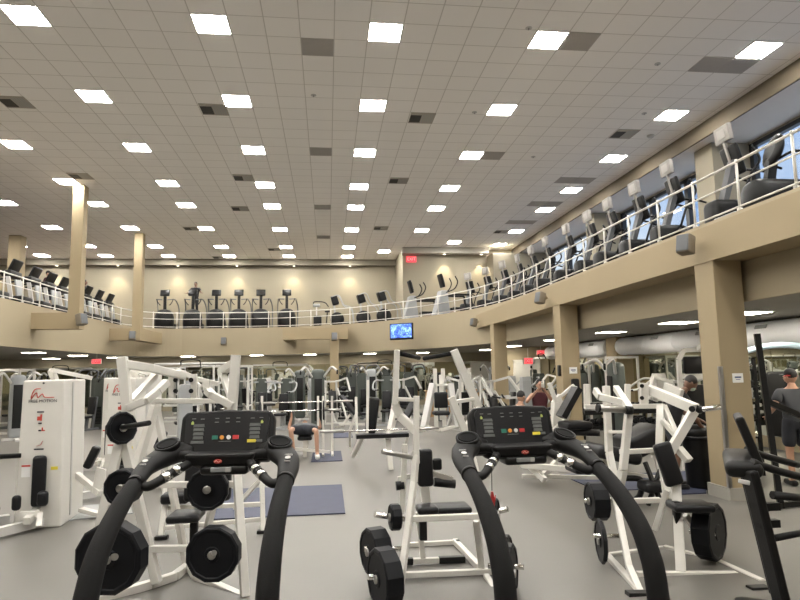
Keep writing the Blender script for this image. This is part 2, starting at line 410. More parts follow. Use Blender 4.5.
# ---------------------------------------------------------------- ceiling lights
def light_proto():
    t = thing('ceiling_light', 'x', 'ceiling light', (0, 0, -50), 0)
    s = MB(); a = .305; 
    for k in (-1, 1):
        s.box((k*(a-.012), 0, -.004), (.024, 2*a, .012)); s.box((0, k*(a-.012), -.004), (2*a-.048, .024, .012))
    s.build('light_frame', WHITE, t); MB().box((0, 0, -.006), (2*a-.05, 2*a-.05, .014)).build('diffuser', GLIGHT, t); return t
LP = light_proto()
rowlab = ['nearest row', 'second row', 'third row', 'fourth row', 'fifth row', 'sixth row', 'seventh row', 'eighth row', 'row nearest the stepped wall']
rows = [(-30, [-15, -5, 5]), (-20, [-15, -10, -5, 0, 5, 12]), (-15, [-15, -10, -5, 0, 5, 12]), (-10, [-20, -15, -10, -5, 0, 5, 12]), (-5, [-15, -10, -5, 0, 5, 12]), (0, [-15, -10, -5, 0, 5, 12]), (5, [-20, -15, -10, -5, 0, 5, 12]), (10, [-20, -15, -10, -5, 0, 5, 12]), (15.15, [-20, -15, -10, -5, 0, 5, 12]),
        (19.35, [-20, -15, -10, -5, 0, 5, 12]), (25.3, [-25, -20, -15, -10, -5, 0, 5, 12]), (31.4, [-25, -20, -15, -10, -5, 0]), (35.3, [-25, -20, -15, -10, -5, 0]), (33, [3]), (29.2, [8.2]), (30, [12.1])]
vis = { 0: 0, 5: 1, 10: 2, 15.15: 3, 19.35: 4, 25.3: 5, 31.4: 6, 35.3: 7, 33: 8, 29.2: 8, 30: 8}
for j, cols in rows:
    for i in cols:
        x, y = LX0+TS*i, LY0+TS*j
        if j < 0: lab = 'square ceiling light panel overhead, before the nearest visible row'
        elif vis[j] == 8: lab = {33: 'square ceiling light just left of the stepped back wall corner', 29.2: 'square ceiling light over the balcony curve before the stepped wall', 30: 'square ceiling light farthest along the window side'}[j]
        else:
            col = {12: 'beside the window wall', 5: 'one line in from the window side', 0: 'in the middle line of lights', -5: 'one line left of the middle', -10: 'two lines left of the middle', -15: 'three lines left of the middle', -20: 'four lines left of the middle', -25: 'over the far gallery corner'}[i]
            lab = 'square ceiling light, %s from the camera, %s' % (rowlab[vis[j]], col)
        place(LP, USED, (x, y, CZ), 0, lab, 'square ceiling light panels')
# ceiling vents: dark square returns and half-dark supply grilles
def vent_proto(kind):
    t = thing('ceiling_vent', 'x', 'vent', (0, 0, -50))
    if kind == 'full':
        MB().box((0, 0, -.006), (.60, .60, .012)).build('grille', mat('vent_grey', (.47, .445, .41), .8), t)
        s = MB()
        for k in range(-6, 7): s.box((0, k*.045, -.015), (.57, .012, .006))
        s.build('slats', mat('vent_grey', (.47, .445, .41), .8), t)
    else:
        MB().box((.02, 0, -.006), (.60, .60, .012)).build('grille', SOFF, t)
        MB().box((-.14, .03, -.014), (.26, .40, .01)).build('opening', mat('vent_dark', (.05, .047, .042), .7), t)
        s = MB()
        for k in range(5): s.box((.04+k*.055, 0, -.014), (.014, .5, .008))
        s.build('slats', MGREY, t)
    return t
VF, VH = vent_proto('full'), vent_proto('half')
VF.name = 'return_air_grille'; VH.name = 'supply_air_vent'
for p, (i, j), lab in [(VF, (-2, 1), 'dark grille left of the light in the middle line, nearest one'), (VF, (6, 0), 'dark grille touching the light right of the middle'), (VF, (11, 1), 'dark grille, first of the pair by the brightest window side light'), (VF, (12, 1), 'dark grille, second of the pair by the window side light'),
      (VF, (-2, 10), 'dark square grille left of the third row middle light'), (VF, (6, 10), 'dark grille beside the third row light'), (VF, (11, 13.4), 'dark grille before the fourth window side light, first of pair'), (VF, (12, 13.4), 'dark grille before the fourth window side light, second of pair'),
      (VF, (-2, 19.4), 'small dark grille left of the fifth row middle light'), (VF, (11, 18), 'dark grille before the fifth window side light, first of pair'), (VF, (12, 18), 'dark grille before the fifth window side light, second of pair'), (VF, (11, 22.6), 'dark grille before the sixth window side light, first of pair'), (VF, (12, 22.6), 'dark grille before the sixth window side light, second of pair'), (VF, (-2, 27.7), 'farthest small dark grille near the back wall'),
      (VH, (-6, 5.8), 'half dark vent below the second row light left of middle'), (VH, (-13, 5.7), 'half dark vent at the left picture edge'), (VH, (2, 6), 'half dark vent right of the middle light line'), (VH, (11, 7), 'half dark vent near the window side lights, nearest'), (VH, (-6, 14), 'half dark vent left of a fourth row light'), (VH, (2, 14), 'half dark vent right of the fourth row middle light'), (VH, (-14, 14.2), 'half dark vent above the tall left column'), (VH, (-7, 20), 'half dark vent beside the fifth row light'), (VH, (10.9, 22.5+3), 'half dark vent far along the window side'), (VH, (2, 24.7), 'half dark vent before the stepped wall'), (VH, (-11, 25.3), 'half dark vent by the sixth row lights over the left gallery'), (VH, (-6, 32.4), 'half dark vent near the back wall left of middle'), (VH, (-11, 36), 'half dark vent over the row of stair climbers')]:
    place(p, USED, (LX0+TS*i, LY0+TS*j, CZ), 0, lab, 'ceiling air vents')
# sprinklers / detector
dt = tag(MB().lathe([(.10, 0), (.10, -.02), (.07, -.05)]).build('smoke_detector', LGREY, loc=(LX0+TS*12.3, LY0+TS*7.1, CZ)), 'round grey disc detector on ceiling beside the window side vent', 'smoke detector')
for k, (i, j) in enumerate([(-3.2, -1.5), (4.2, -.6), (9.2, 1.1), (4, 5.3), (10.8, 4.9), (-2.2, 4.3), (8, 10)]):
    o = MB().cyl((0, 0, 0), (0, 0, -.012), .06).build('sprinkler', LGREY, loc=(LX0+TS*i, LY0+TS*j, CZ))
    MB().cyl((0, 0, -.012), (0, 0, -.04), .015).build('nozzle', STEEL, o)
    tag(o, ['small round sprinkler plate in the ceiling near the top edge, left', 'small round sprinkler plate between the two nearest middle lights', 'small round sprinkler plate above the paired dark grilles', 'small round sprinkler plate right of the second middle light', 'small round sprinkler plate beside the second window side light', 'small round sprinkler plate left of the second middle light', 'small round sprinkler plate near the third window side light'][k], 'sprinkler', 'ceiling sprinklers')
# long lights under the gallery
UL = thing('recessed_light', 'x', 'ceiling light', (0, 0, -50))
MB().box((0, 0, -.004), (.66, .6, .012)).build('light_frame', WHITE, UL); MB().box((0, 0, -.008), (.60, .54, .014)).build('diffuser', GLOW, UL)
spots = [(7.6, y) for y in (2.6, 5.4, 8.0, 10.2, 12.4, 15.6, 19.6, 24.5, 28.5)]+[(x, 31.8) for x in (-13.5, -10.5, -7.0, -3.6, -.9, 2.2, 5.0)]+[(-10.8, y) for y in (4, 10, 15, 20, 24, 28)]+[(-14, y) for y in (12, 18, 24)]+[(-17.5, y) for y in (14, 21, 28)]
for k, (x, y) in enumerate(spots):
    side = 'under the window side gallery' if x > 6.5 and y < 30 else 'under the back gallery' if y > 30 else 'under the left gallery, edge line' if x > -11 else 'under the left gallery, deep line'
    n = [q for q in spots if (q[0] > 6.5 and q[1] < 30) == (x > 6.5 and y < 30) and (q[1] > 30) == (y > 30) and ((q[0] > -11) == (x > -11))].index((x, y))
    place(UL, USED, (x, y, LZ), 0, 'rectangular light panel %s, %s from the near end' % (side, ORD[n]), 'light panels under the gallery')

# downlights with real lamps washing the back wall
DL = thing('downlight', 'x', 'downlight', (0, 0, -50))
MB().lathe([(.10, 0), (.10, -.015), (.07, -.02)]).build('trim_ring', WHITE, DL); MB().cyl((0, 0, -.016), (0, 0, -.026), .05).build('lens', SPOTL, DL)
for k, (x, y, z) in enumerate([(-16.9, 32.86, 7.61), (-13.9, 32.86, 7.61), (-10.88, 32.86, 7.61), (-7.85, 32.86, 7.61), (-4.8, 32.86, 7.61), (-1.78, 32.86, 7.61), (1.25, 32.86, 7.61), (5.85, 29.5, 7.63), (7.75, 29.5, 7.63)]):
    place(DL, USED, (x, y, z), 0, 'small round downlight over the %s' % (['far left gallery end', 'rear left column bay', 'gap between the two left columns', 'stair climber nearest the left column', 'middle of the stair climbers', 'stair climber nearest the small bike', 'upright trainers by the stepped corner', 'exit sign side of the stepped wall', 'window side of the stepped wall'][k]), 'round downlights along the back wall')
    ld = bpy.data.lights.new('downlight_lamp', 'SPOT'); ld.energy = 42; ld.color = (1, .84, .56); ld.spot_size = R(66); ld.spot_blend = .35; ld.shadow_soft_size = .05
    lo = bpy.data.objects.new('downlight_lamp', ld); COL.objects.link(lo); lo.location = (x, y-(.12 if y > 32 else .0), z-.06); lo.rotation_euler = (R(2), 0, 0)

# ================================================================ MEZZANINE
RAILM = mat('railing_paint', (.62, .60, .55), .45); DSIL = mat('dark_silver_plastic', (.10, .105, .11), .45)
# railing: one continuous thing along the balcony edge
rail = thing('balcony_railing', 'long white three-bar metal railing along the balcony edge', 'railing', (0, 0, MZ))
def off(path, d):
    out = []
    for i, p in enumerate(path):
        t = (path[min(i+1, len(path)-1)]-path[max(i-1, 0)]).normalized(); out.append(p+Vector((t.y, -t.x))*d)
    return out
RP = off([p for p in EDGE if p.y > -7.9], .07); RP = [Vector((RP[0].x, -4))]+RP+[Vector((RP[-1].x, -4))]
RP = [p for i, p in enumerate(RP) if i == 0 or (p-RP[i-1]).length > .05]
for z, r in ((.80, .022), (.50, .015), (.12, .015)):
    MB().tube([(p.x, p.y, z) for p in RP], r, seg=8, curve=False).build('top_rail' if z > .7 else 'rail', RAILM, rail)
acc = 0; last = RP[0]
POSTS = []
for p in RP[1:]:
    L = (p-last).length
    while acc+L >= 1.1:
        t = (1.1-acc)/L; last = last+(p-last)*t; POSTS.append(last.copy()); L = (p-last).length; acc = 0
    acc += L; last = p
pm = None
for p in POSTS:
    if p.y < 5: continue
    if pm is None:
        s = MB(); s.cyl((0, 0, .05), (0, 0, .80), .020, seg=8); s.cyl((0, 0, -.0), (0, 0, .05), .04, seg=8); pm = s.build('post', RAILM, rail); pm.location = (p.x, p.y, .04)
    else:
        c = pm.copy(); COL.objects.link(c); c.parent = rail; c.location = (p.x, p.y, .04)

# stair climber, user faces -y (towards the hall)
def stair_climber():
    t = thing('stair_climber', 'x', 'stair climber')
    s = MB(); s.lathe([(.30, 0), (.44, .05), (.47, .35), (.46, .7), (.40, .92), (.26, 1.04), (.10, 1.08)], (0, -.05, .0), (0, 0, 1), 20)
    o = s.build('body_shroud', BLACK, t)
    MB().rbox((0, .55, .2), (.8, .7, .4), .06).build('step_housing', BLACK, t)
    s = MB()
    for k in range(3): s.rbox((0, .30+k*.22, .75-k*.2), (.5, .2, .05), .015)
    s.build('steps', MGREY, t)
    MB().bar((0, 0, 1.0), (0, .02, 1.78), .14, .09).build('mast', BLACK, t)
    MB().rbox((0, -.02, 1.92), (.46, .1, .32), .03, (R(-12), 0, 0)).build('console', GLOSSB, t)
    for sx in (-1, 1):
        MB().tube([(sx*.12, 0, 1.58), (sx*.40, .05, 1.60), (sx*.46, .35, 1.55), (sx*.52, .75, 1.15), (sx*.5, .85, .1)], .028).build('handrail', DSIL, t)
        MB().tube([(sx*.40, -.02, 1.62), (sx*.34, .0, 1.45), (sx*.22, .02, 1.3)], .022).build('grip', BLACK, t)
    return t
P = stair_climber()
for k, x in enumerate((-8.12, -6.75, -5.60, -4.48, -3.38, -2.07)):
    place(P, USED, (x, 31.55, MZ), 0, 'black domed stair climber on the back gallery, %s' % ['next to the left column', 'carrying the standing person', 'just right of the occupied one', 'fourth from the left column', 'fifth from the left column', 'last one, nearest the small bike'][k], 'stair climbers on the back gallery')

# elliptical trainer with a television, user faces -x
def elliptical(tv=True, frame=DSIL):
    t = thing('elliptical_trainer', 'x', 'elliptical trainer')
    MB().rbox((-.50, 0, .36), (.70, .42, .66), .12).build('drive_housing', BLACK, t)
    MB().rbox((.1, 0, .06), (1.7, .30, .08), .02).rbox((.95, 0, .05), (.12, .62, .08), .02).rbox((-.75, 0, .05), (.12, .58, .08), .02).build('base_frame', frame, t)
    MB().bar((-.62, 0, .45), (-.30, 0, 1.42), .17, .10).build('mast', frame, t)
    Mx = Euler((0, R(-32), 0)).to_matrix()
    MB().rbox((-.30, 0, 1.43), (.08, .46, .56), .07, Euler((0, R(-15), 0)).to_matrix()).build('console', BLACK, t)
    MB().rbox((-.256, 0, 1.46), (.01, .30, .30), .004, Euler((0, R(-15), 0)).to_matrix()).build('console_screen', GLOSSB, t)
    for sy in (-1, 1):
        MB().tube([(-.38, sy*.26, .60), (-.22, sy*.30, 1.05), (-.02, sy*.31, 1.35), (-.12, sy*.27, 1.62)], .024).build('moving_arm', BLACK, t)
        MB().bar((-.40, sy*.24, .55), (.55, sy*.20, .30), .06).build('pedal_arm', frame, t)
        MB().rbox((.42, sy*.2, .40), (.42, .16, .07), .03).build('pedal', BLACK, t)
        MB().tube([(-.28, sy*.16, 1.22), (.0, sy*.24, 1.18), (.22, sy*.25, 1.12)], .022).build('handrail', BLACK, t)
    if tv:
        MB().bar((-.34, 0, 1.40), (-.44, 0, 1.80), .05).build('screen_stalk', TVS, t)
        o = MB().rbox((-.44, 0, 1.92), (.09, .40, .30), .015, (0, R(-6), 0)).build('television', TVS, t)
        MB().rbox((-.488, 0, 1.92), (.012, .22, .17), .004, (0, R(-6), 0)).build('back_plate', mat('screen_back_grey', (.46, .44, .41), .5), o)
        MB().rbox((-.388, 0, 1.925), (.01, .35, .24), .004, (0, R(-6), 0)).build('screen', GLOSSB, o)
    return t
EP = elliptical()
names = ['in front of the window nearest the right picture edge', 'directly in front of the big beige window pier', 'just beyond the beige window pier', 'second beyond the beige window pier', 'third beyond the beige window pier', 'fourth beyond the beige window pier', 'just before the far pier', 'in line with the far window pier', 'just beyond the far window pier', 'second beyond the far window pier', 'at the last window', 'before the pale wall pier']
for k, y in enumerate((9.75, 11.6, 13.0, 14.35, 15.6, 17.1, 18.85, 20.3, 21.8)):
    place(EP, USED, (7.55, y, MZ), R(random.uniform(-3, 3)), 'dark elliptical trainer with small television, %s' % names[k], 'elliptical trainers with televisions')
for k, (x, y, rz) in enumerate(((7.35, 23.3, 14), (7.05, 24.9, 22), (6.6, 26.4, 30))):
    place(EP, USED, (x, y, MZ), R(rz), 'grey elliptical trainer with small television where the balcony starts curving, %s of three' % ['nearest', 'middle', 'farthest'][k], 'elliptical trainers with televisions')
# big black recumbent trainer at the right edge
t = thing('recumbent_bike', 'black recumbent trainer with round fan housing by the window, cut by picture edge', 'exercise bike', (7.0, 8.45, MZ), R(180))
MB().rbox((0, 0, .35), (1.1, .5, .6), .2).build('drive_housing', BLACK, t); MB().rbox((.1, 0, .04), (1.7, .5, .08), .02).build('base_frame', MGREY, t)
MB().bar((.15, 0, .55), (.05, 0, 1.0), .14, .1).build('mast', BLACK, t)
MB().lathe([(.20, -.05), (.27, 0), (.27, .04), (.18, .08)], (.0, .0, 1.12), (.95, -.2, .3), 20).build('console', BLACK, t)
MB().rbox((-.75, 0, .55), (.45, .45, .1), .04).rbox((-.98, 0, .85), (.1, .42, .55), .04, (0, R(-12), 0)).build('seat', VINYL, t)
for sy in (-1, 1): MB().tube([(.05, sy*.1, .95), (-.1, sy*.3, 1.02), (-.35, sy*.3, .95)], .022).build('handlebar', BLACK, t)

# treadmills on the left gallery, users face +x
def gallery_treadmill():
    t = thing('treadmill', 'x', 'treadmill')
    MB().rbox((-.5, 0, .15), (1.9, .80, .20), .04).rbox((.55, 0, .22), (.5, .7, .3), .08).build('deck', BLACK, t)
    MB().box((-.55, 0, .256), (1.5, .5, .01)).build('belt', FOAM, t)
    for sy in (-1, 1):
        MB().bar((.45, sy*.34, .25), (.28, sy*.34, 1.15), .12, .05).build('upright', LGREY, t)
        MB().tube([(.3, sy*.33, 1.1), (-.1, sy*.34, 1.02), (-.35, sy*.34, .98)], .03).build('handrail', BLACK, t)
    MB().rbox((.26, 0, 1.08), (.28, .76, .22), .04).build('console_base', BLACK, t)
    MB().rbox((.36, 0, 1.35), (.09, .58, .44), .04, Euler((0, R(24), 0)).to_matrix()).build('console', BLACK, t)
    MB().rbox((.32, 0, 1.36), (.03, .50, .34), .01, Euler((0, R(24), 0)).to_matrix()).build('console_screen', GLOSSB, t)
    MB().rbox((.50, 0, .62), (.06, .42, .58), .02, Euler((0, R(-8), 0)).to_matrix()).build('front_panel', MGREY, t)
    return t
GT = gallery_treadmill()
for k, y in enumerate((19.0, 20.45, 21.8, 23.0, 24.1, 25.3, 26.4, 27.7, 29.0)):
    place(GT, USED, (-10.25, y, MZ), 0, 'black gallery treadmill with grey front panel, %s' % ['at the left picture edge', 'nearest whole one on the left gallery', 'second whole one before the tall column', 'third one before the tall column', 'half hidden by the tall column', 'fully behind the tall column', 'just past the tall column', 'being used by the person', 'last one before the second column'][k], 'treadmills on the left gallery')

# machines between climbers and corner
t = thing('upright_bike', 'small pale exercise bike alone right of the stair climbers', 'exercise bike', (-.35, 31.3, MZ), R(0))
MB().rbox((0, 0, .06), (1.0, .4, .08), .03).build('base_frame', BLACK, t); MB().rbox((-.15, 0, .42), (.42, .2, .55), .09).build('drive_housing', BLACK, t)
MB().bar((-.2, 0, .6), (-.2, 0, 1.15), .07).build('mast', LGREY, t); MB().rbox((-.2, 0, 1.22), (.36, .2, .16), .04).build('console', MGREY, t)
MB().tube([(-.35, .1, 1.2), (-.3, .1, 1.42), (.2, .05, 1.38), (.42, 0, 1.15)], .025).build('handlebar', BLACK, t)
MB().bar((.3, 0, .3), (.35, 0, .85), .06).rbox((.35, 0, .9), (.26, .24, .08), .04).build('seat', BLACK, t)
def cross_trainer():
    t = thing('cross_trainer', 'x', 'cross trainer')
    MB().rbox((.2, 0, .05), (1.5, .5, .08), .03).build('base_frame', BLACK, t)
    MB().lathe([(.1, -.12), (.36, -.1), (.36, .1), (.1, .12)], (-.25, 0, .48), (0, 1, 0), 22).build('flywheel_cover', BLACK, t)
    MB().bar((-.35, 0, .7), (-.42, 0, 1.5), .09).build('mast', MGREY, t)
    MB().rbox((-.36, 0, 1.45), (.34, .42, .46), .05, (0, R(-16), 0)).build('console', BLACK, t)
    for sy in (-1, 1):
        MB().tube([(-.55, sy*.22, 1.62), (-.15, sy*.28, 1.68), (.1, sy*.3, 1.2), (.5, sy*.32, 1.0), (.62, sy*.32, .1)], .025).build('handrail', MGREY, t)
        MB().rbox((.25, sy*.16, .3), (.45, .15, .08), .03).build('pedal', BLACK, t)
    return t
CT = cross_trainer()
for k, (x, y, z) in enumerate(((.75, 31.2, 0), (2.05, 30.5, 8), (3.0, 29.6, 12))):
    place(CT, USED, (x, y, MZ), R(z), 'black cross trainer with tall console, %s' % ['first right of the small bike', 'middle one of three right of the small bike', 'last one, beside the stepped wall corner'][k], 'cross trainers at the back gallery')
def arc_trainer():
    t = thing('arc_trainer', 'x', 'arc trainer')
    s = MB(); s.prism([(-.6, 0), (.1, 0), (-.02, 1.05), (-.28, 1.05)], (0, -.24, .05), (1, 0, 0), (0, 0, 1), (0, .48, 0)); s.build('front_shroud', MGREY, t, bevel=.03)
    MB().rbox((.4, 0, .05), (1.9, .6, .09), .03).build('base_frame', LGREY, t)
    MB().rbox((-.2, 0, 1.52), (.1, .40, .58), .04, (0, R(-14), 0)).build('console', BLACK, t); MB().rbox((-.14, 0, 1.54), (.02, .3, .4), .01, (0, R(-14), 0)).build('console_screen', GLOSSB, t)
    for sy in (-1, 1):
        MB().tube([(-.1, sy*.22, 1.0), (.25, sy*.3, 1.15), (.42, sy*.3, 1.45), (.32, sy*.28, 1.7)], .024).build('moving_arm', BLACK, t)
        MB().bar((0, sy*.3, .92), (1.0, sy*.3, .92), .09, .07).build('handrail', BLACK, t)
        MB().bar((1.0, sy*.3, .92), (1.12, sy*.3, .08), .07).build('rear_post', BLACK, t)
        MB().rbox((.5, sy*.16, .35), (.5, .2, .1), .03).build('pedal', BLACK, t)
    return t
AT = arc_trainer()
place(AT, USED, (3.9, 26.7, MZ), R(8), 'tall light grey arc trainer under the exit sign', 'arc trainers'); place(AT, USED, (4.95, 24.9, MZ), R(14), 'tall light grey arc trainer nearest the curve, right of the exit sign', 'arc trainers')

# exit signs
def exit_sign(lab, loc, rz, w=.46, h=.24, drop=.0):
    t = thing('exit_sign', lab, 'exit sign', loc, rz)
    MB().box((0, 0, 0), (w, .06, h)).build('sign_box', WHITE if drop else EXITR, t, bevel=.01)
    MB().box((0, -.035, 0), (w*.9, .01, h*.85)).build('sign_face', PAPER if drop > 1 else EXITR, t)
    text_part('EXIT', h*.72, WHITE if drop <= 1 else REDP, t, (0, -.043, 0), (R(90), 0, 0))
    if drop: MB().cyl((0, 0, h/2), (0, 0, h/2+.35), .012).build('hanger', WHITE, t)
    return t
exit_sign('red exit sign high on the stepped back wall', (4.2, 29.74, 7.40), 0, .5, .3)
exit_sign('red exit sign hanging near the white double door', (7.42, 22.0, 2.12), 0, .36, .24, .1)
exit_sign('red exit sign hanging under the left gallery', (-9.3, 26.0, 2.46), 0, .38, .2, .1)
exit_sign('small red exit sign hanging beyond the last window side column', (9.0, 25, 2.5), 0, .35, .2, .1)
# TV on the balcony front
e0 = Vector((2.35, 27.15)); tvp = at(401.5, 331.5, 24.9)
t = thing('television', 'wall television with blue picture on the curved balcony front', 'television', (tvp.x, tvp.y, tvp.z), R(-42+6))
MB().rbox((0, 0, 0), (1.08, .09, .68), .02).build('television_case', BLACK, t); MB().box((0, -.048, .02), (.98, .01, .56)).build('screen', TVP, t)
MB().bar((0, .04, 0), (0, .5, .05), .1).build('wall_mount', BLACK, t)
# loudspeakers bolted to beam ends
def speaker(lab, loc, rz, tilt=0):
    t = thing('loudspeaker', lab, 'loudspeaker', loc, rz, 'beam loudspeakers')
    q = .62 if loc[0] > 4 else .78
    t.scale = (q, q, q)
    M = Euler((R(tilt), 0, 0)).to_matrix()
    MB().rbox((0, 0, 0), (.34, .30, .46), .04, M).build('cabinet', SPK, t); MB().rbox(tuple(M@Vector((0, -.155, 0))), (.29, .02, .40), .008, M).build('grille', DSIL, t)
    MB().bar((0, .1, 0), (0, .34, .02), .09).build('bracket', BEAM, t)
speaker('grey loudspeaker on the left column beam facing the hall', (-7.5, 19.6, 3.6), R(60), -12)
speaker('grey loudspeaker under the second left column', (-8.0, 26.2, 3.5), R(10), -15)
speaker('grey loudspeaker centred on the back balcony front', (-4.95, 30.0, 3.42), 0, -12)
speaker('grey loudspeaker on the beam at the middle right column', (5.2, 14.3, 3.56), R(-70), -14)
speaker('grey loudspeaker on the beam above the nearest right column', (5.2, 8.15, 3.60), R(-60), -12)
speaker('grey loudspeaker at the end of the window side beam', (5.2, 21.2, 3.52), R(-70), -12)
speaker('small grey loudspeaker on the back column head', (.31, 27.28, 3.42), 0, -10)

# ================================================================ FOREGROUND TREADMILLS
def big_treadmill(label, loc, rz=0):
    t = thing('treadmill', label, 'treadmill', loc, rz)
    # local frame: x right, y forward (away from the user), z up; console at y = 0
    MB().rbox((0, .30, .20), (.78, .50, .36), .09).build('motor_hood', BLACK, t)
    MB().rbox((0, -.95, .13), (.86, 2.1, .16), .03).build('deck_frame', BLACK, t); MB().box((0, -.95, .214), (.52, 2.0, .012)).build('belt', FOAM, t)
    M = Euler((R(-17), 0, 0)).to_matrix()
    def cp(x, z, y=0): return M@Vector((x, y, z))+Vector((0, .02, 1.53))
    # display housing
    def outline(w0, w1, w2, z0, z1, z2, r=.03):
        return [(-w0, z0), (-w1, z1), (-w2-.004, z2-r), (-w2+r*.6, z2), (0, z2+.010), (w2-r*.6, z2), (w2+.004, z2-r), (w1, z1), (w0, z0)]
    ux, uz, ny = M@Vector((1, 0, 0)), M@Vector((0, 0, 1)), M@Vector((0, 1, 0))
    MB().prism(outline(.222, .242, .238, -.128, -.05, .130), cp(0, 0), ux, uz, ny*.075).build('display_housing', CONS, t, bevel=.012)
    f = MB().prism(outline(.202, .212, .214, -.095, -.06, .114, .02), cp(0, 0, -.006), ux, uz, ny*.01).build('display_face', GLOSSB, t)
    for sx in (-1, 1):
        s = MB()
        for k in range(4):
            wv = .058-.002*(3-k); s.prism([(-wv/2, -.008), (wv/2, -.008), (wv/2-.003, .008), (-wv/2+.003, .008)], cp(sx*.145, -.008+k*.021, -.011), ux, uz, ny*.007)
        if sx < 0: s.prism([(-.033, -.007), (.033, -.007), (.031, .007), (-.031, .007)], cp(-.147, -.030, -.011), ux, uz, ny*.007)
        else: s.prism([(-.012, -.006), (.016, -.006), (.016, .007), (-.012, .007)], cp(.170, -.029, -.011), ux, uz, ny*.007)
        s.build('keypad', GKEY, t)
        s = MB(); s.prism([(-.006, -.006), (.006, -.006), (.007, .003), (0, .012), (-.006, .004)], cp(sx*.180, .068, -.010), ux, uz, ny*.006); s.build('indicator_label', mat('pale_green_print', (.45, .5, .12), .5), t)
    MB().prism([(-.022, -.008), (.020, -.008), (.024, .0), (.020, .008), (-.022, .008)], cp(.132, -.029, -.012), ux, uz, ny*.008).build('yellow_key', YELLOW, t)
    MB().prism([(-.014, -.010), (.014, -.010), (.014, .010), (-.014, .010)], cp(-.058, -.008, -.012), ux, uz, ny*.008).build('start_key', GREENP, t)
    MB().prism([(-.015, -.010), (.015, -.010), (.015, .010), (-.015, .010)], cp(.049, -.008, -.012), ux, uz, ny*.008).build('stop_key', RED, t)
    MB().cyl(cp(-.022, -.008, 0), cp(-.022, -.008, -.012), .011).build('cool_down_key', ORANGE, t); MB().cyl(cp(.013, -.008, 0), cp(.013, -.008, -.012), .011).build('select_key', WKEY, t)
    s = MB()
    for (x, z) in [(-.175, .092), (-.13, .090), (-.055, .092), (.0, .092), (.055, .092), (.13, .090), (.175, .092), (-.055, .072), (.0, .072), (.055, .072)]:
        s.prism([(-.010, -.0015), (.010, -.0015), (.010, .0015), (-.010, .0015)], cp(x, z, -.008), ux, uz, ny*.003)
    s.prism([(-.033, -.001), (.030, -.001), (.030, .001), (-.033, .001)], cp(-.004, -.028, -.008), ux, uz, ny*.003)
    s.build('panel_lettering', mat('grey_print', (.25, .25, .24), .6), t)
    # tray under the display
    s = MB(); s.prism([(-.13, -.030), (-.158, -.01), (-.175, .03), (.175, .03), (.158, -.01), (.13, -.030)], (0, -.13, 1.428), (1, 0, 0), (0, -.25, 1), (0, .17, 0)); s.build('accessory_tray', CONS, t, bevel=.015)
    MB().rbox((0, .04, 1.42), (.36, .12, .10), .04).build('console_neck', CONS, t)
    MB().rbox((.02, -.04, 1.378), (.24, .16, .05), .02).build('lower_panel', GLOSSB, t)
    o = MB().rbox((.01, -.124, 1.382), (.10, .012, .022), .003).build('speed_display', MGREY, t)
    MB().rbox((.045, -.131, 1.382), (.024, .008, .022), .002).build('display_knob', LGREY, o)
    lg = MB().prism([(.020*math.cos(a*PI/10), .0105*math.sin(a*PI/10)) for a in range(20)], (.0, -.142, 1.425), (1, 0, 0), (0, -.25, 1), (0, -.010, 0)).build('brand_badge', REDP, t)
    s = MB(); s.tube([(-.015, -.1525, 1.423), (-.006, -.1545, 1.430), (.004, -.1525, 1.422), (.015, -.1535, 1.428)], .0022, seg=6); s.build('badge_mark', mat('light_red_print', (.8, .35, .3), .5), lg)
    for sx in (-1, 1):
        MB().tube([(sx*.12, -.07, 1.43), (sx*.18, -.05, 1.445), (sx*.24, -.03, 1.44)], .026).build('tray_arm', CONS, t)
        # shoulder pod carrying the cup holder
        MB().tube([(sx*.17, .04, 1.455), (sx*.24, .02, 1.455), (sx*.305, -.05, 1.435), (sx*.345, -.15, 1.40), (sx*.350, -.27, 1.35)], .07, seg=16, rs=[.055, .075, .074, .055, .042], flat=.70).build('shoulder_pod', CONS, t)
        MB().lathe([(.056, -.05), (.064, .0), (.063, .006), (.054, .006), (.048, -.03), (.02, -.035)], (sx*.285, -.035, 1.500), (sx*.15, -.42, 1), 24).build('cup_holder', BLACK, t)
        MB().lathe([(.052, .0), (.052, .004), (.044, .005), (.036, -.002)], (sx*.285, -.037, 1.504), (sx*.15, -.42, 1), 24).build('cup_shade_disc', mat('cup_shade_black', (.003, .003, .003), .7, spec=.1), t)  # shallow black disc at the rim; the hollow's shade is put into its colour
        o = MB().tube([(sx*.350, -.25, 1.352), (sx*.350, -.36, 1.31), (sx*.350, -.50, 1.235), (sx*.350, -.62, 1.14), (sx*.350, -.69, 1.04), (sx*.350, -.73, .92), (sx*.350, -.76, .6), (sx*.350, -.76, .2)], .045, seg=16, rs=[.037, .039, .042, .045, .047, .048, .048, .048]).build('side_rail', FOAM, t)
        MB().lathe([(.042, 0), (.042, .02)], (sx*.350, -.255, 1.351), (0, -1, -.35), 18).build('rail_collar', CONS, o)
        MB().tube([(sx*.14, -.10, 1.42), (sx*.18, -.16, 1.395), (sx*.235, -.225, 1.362), (sx*.29, -.27, 1.335), (sx*.34, -.24, 1.348)], .022).build('grip_bar', CONS, t)
        for a, b_ in (((.178, -.158, 1.397), (.200, -.184, 1.383)), ((.212, -.198, 1.376), (.238, -.229, 1.361))):
            MB().tube([(sx*a[0], a[1], a[2]), (sx*b_[0], b_[1], b_[2])], .0245, curve=False).build('pulse_sensor', CHROME, t)
        e = MB(); e.lathe([(.014, 0), (.014, .003)], (sx*.345, -.165, 1.438), (0, -.35, 1), 16)
        e.bar((sx*.345-.018, -.14, 1.449), (sx*.345+.018, -.14, 1.449), .006).bar((sx*.345-.014, -.192, 1.426), (sx*.345+.014, -.192, 1.426), .006); e.build('fan_emblem', LGREY, t)
    return t
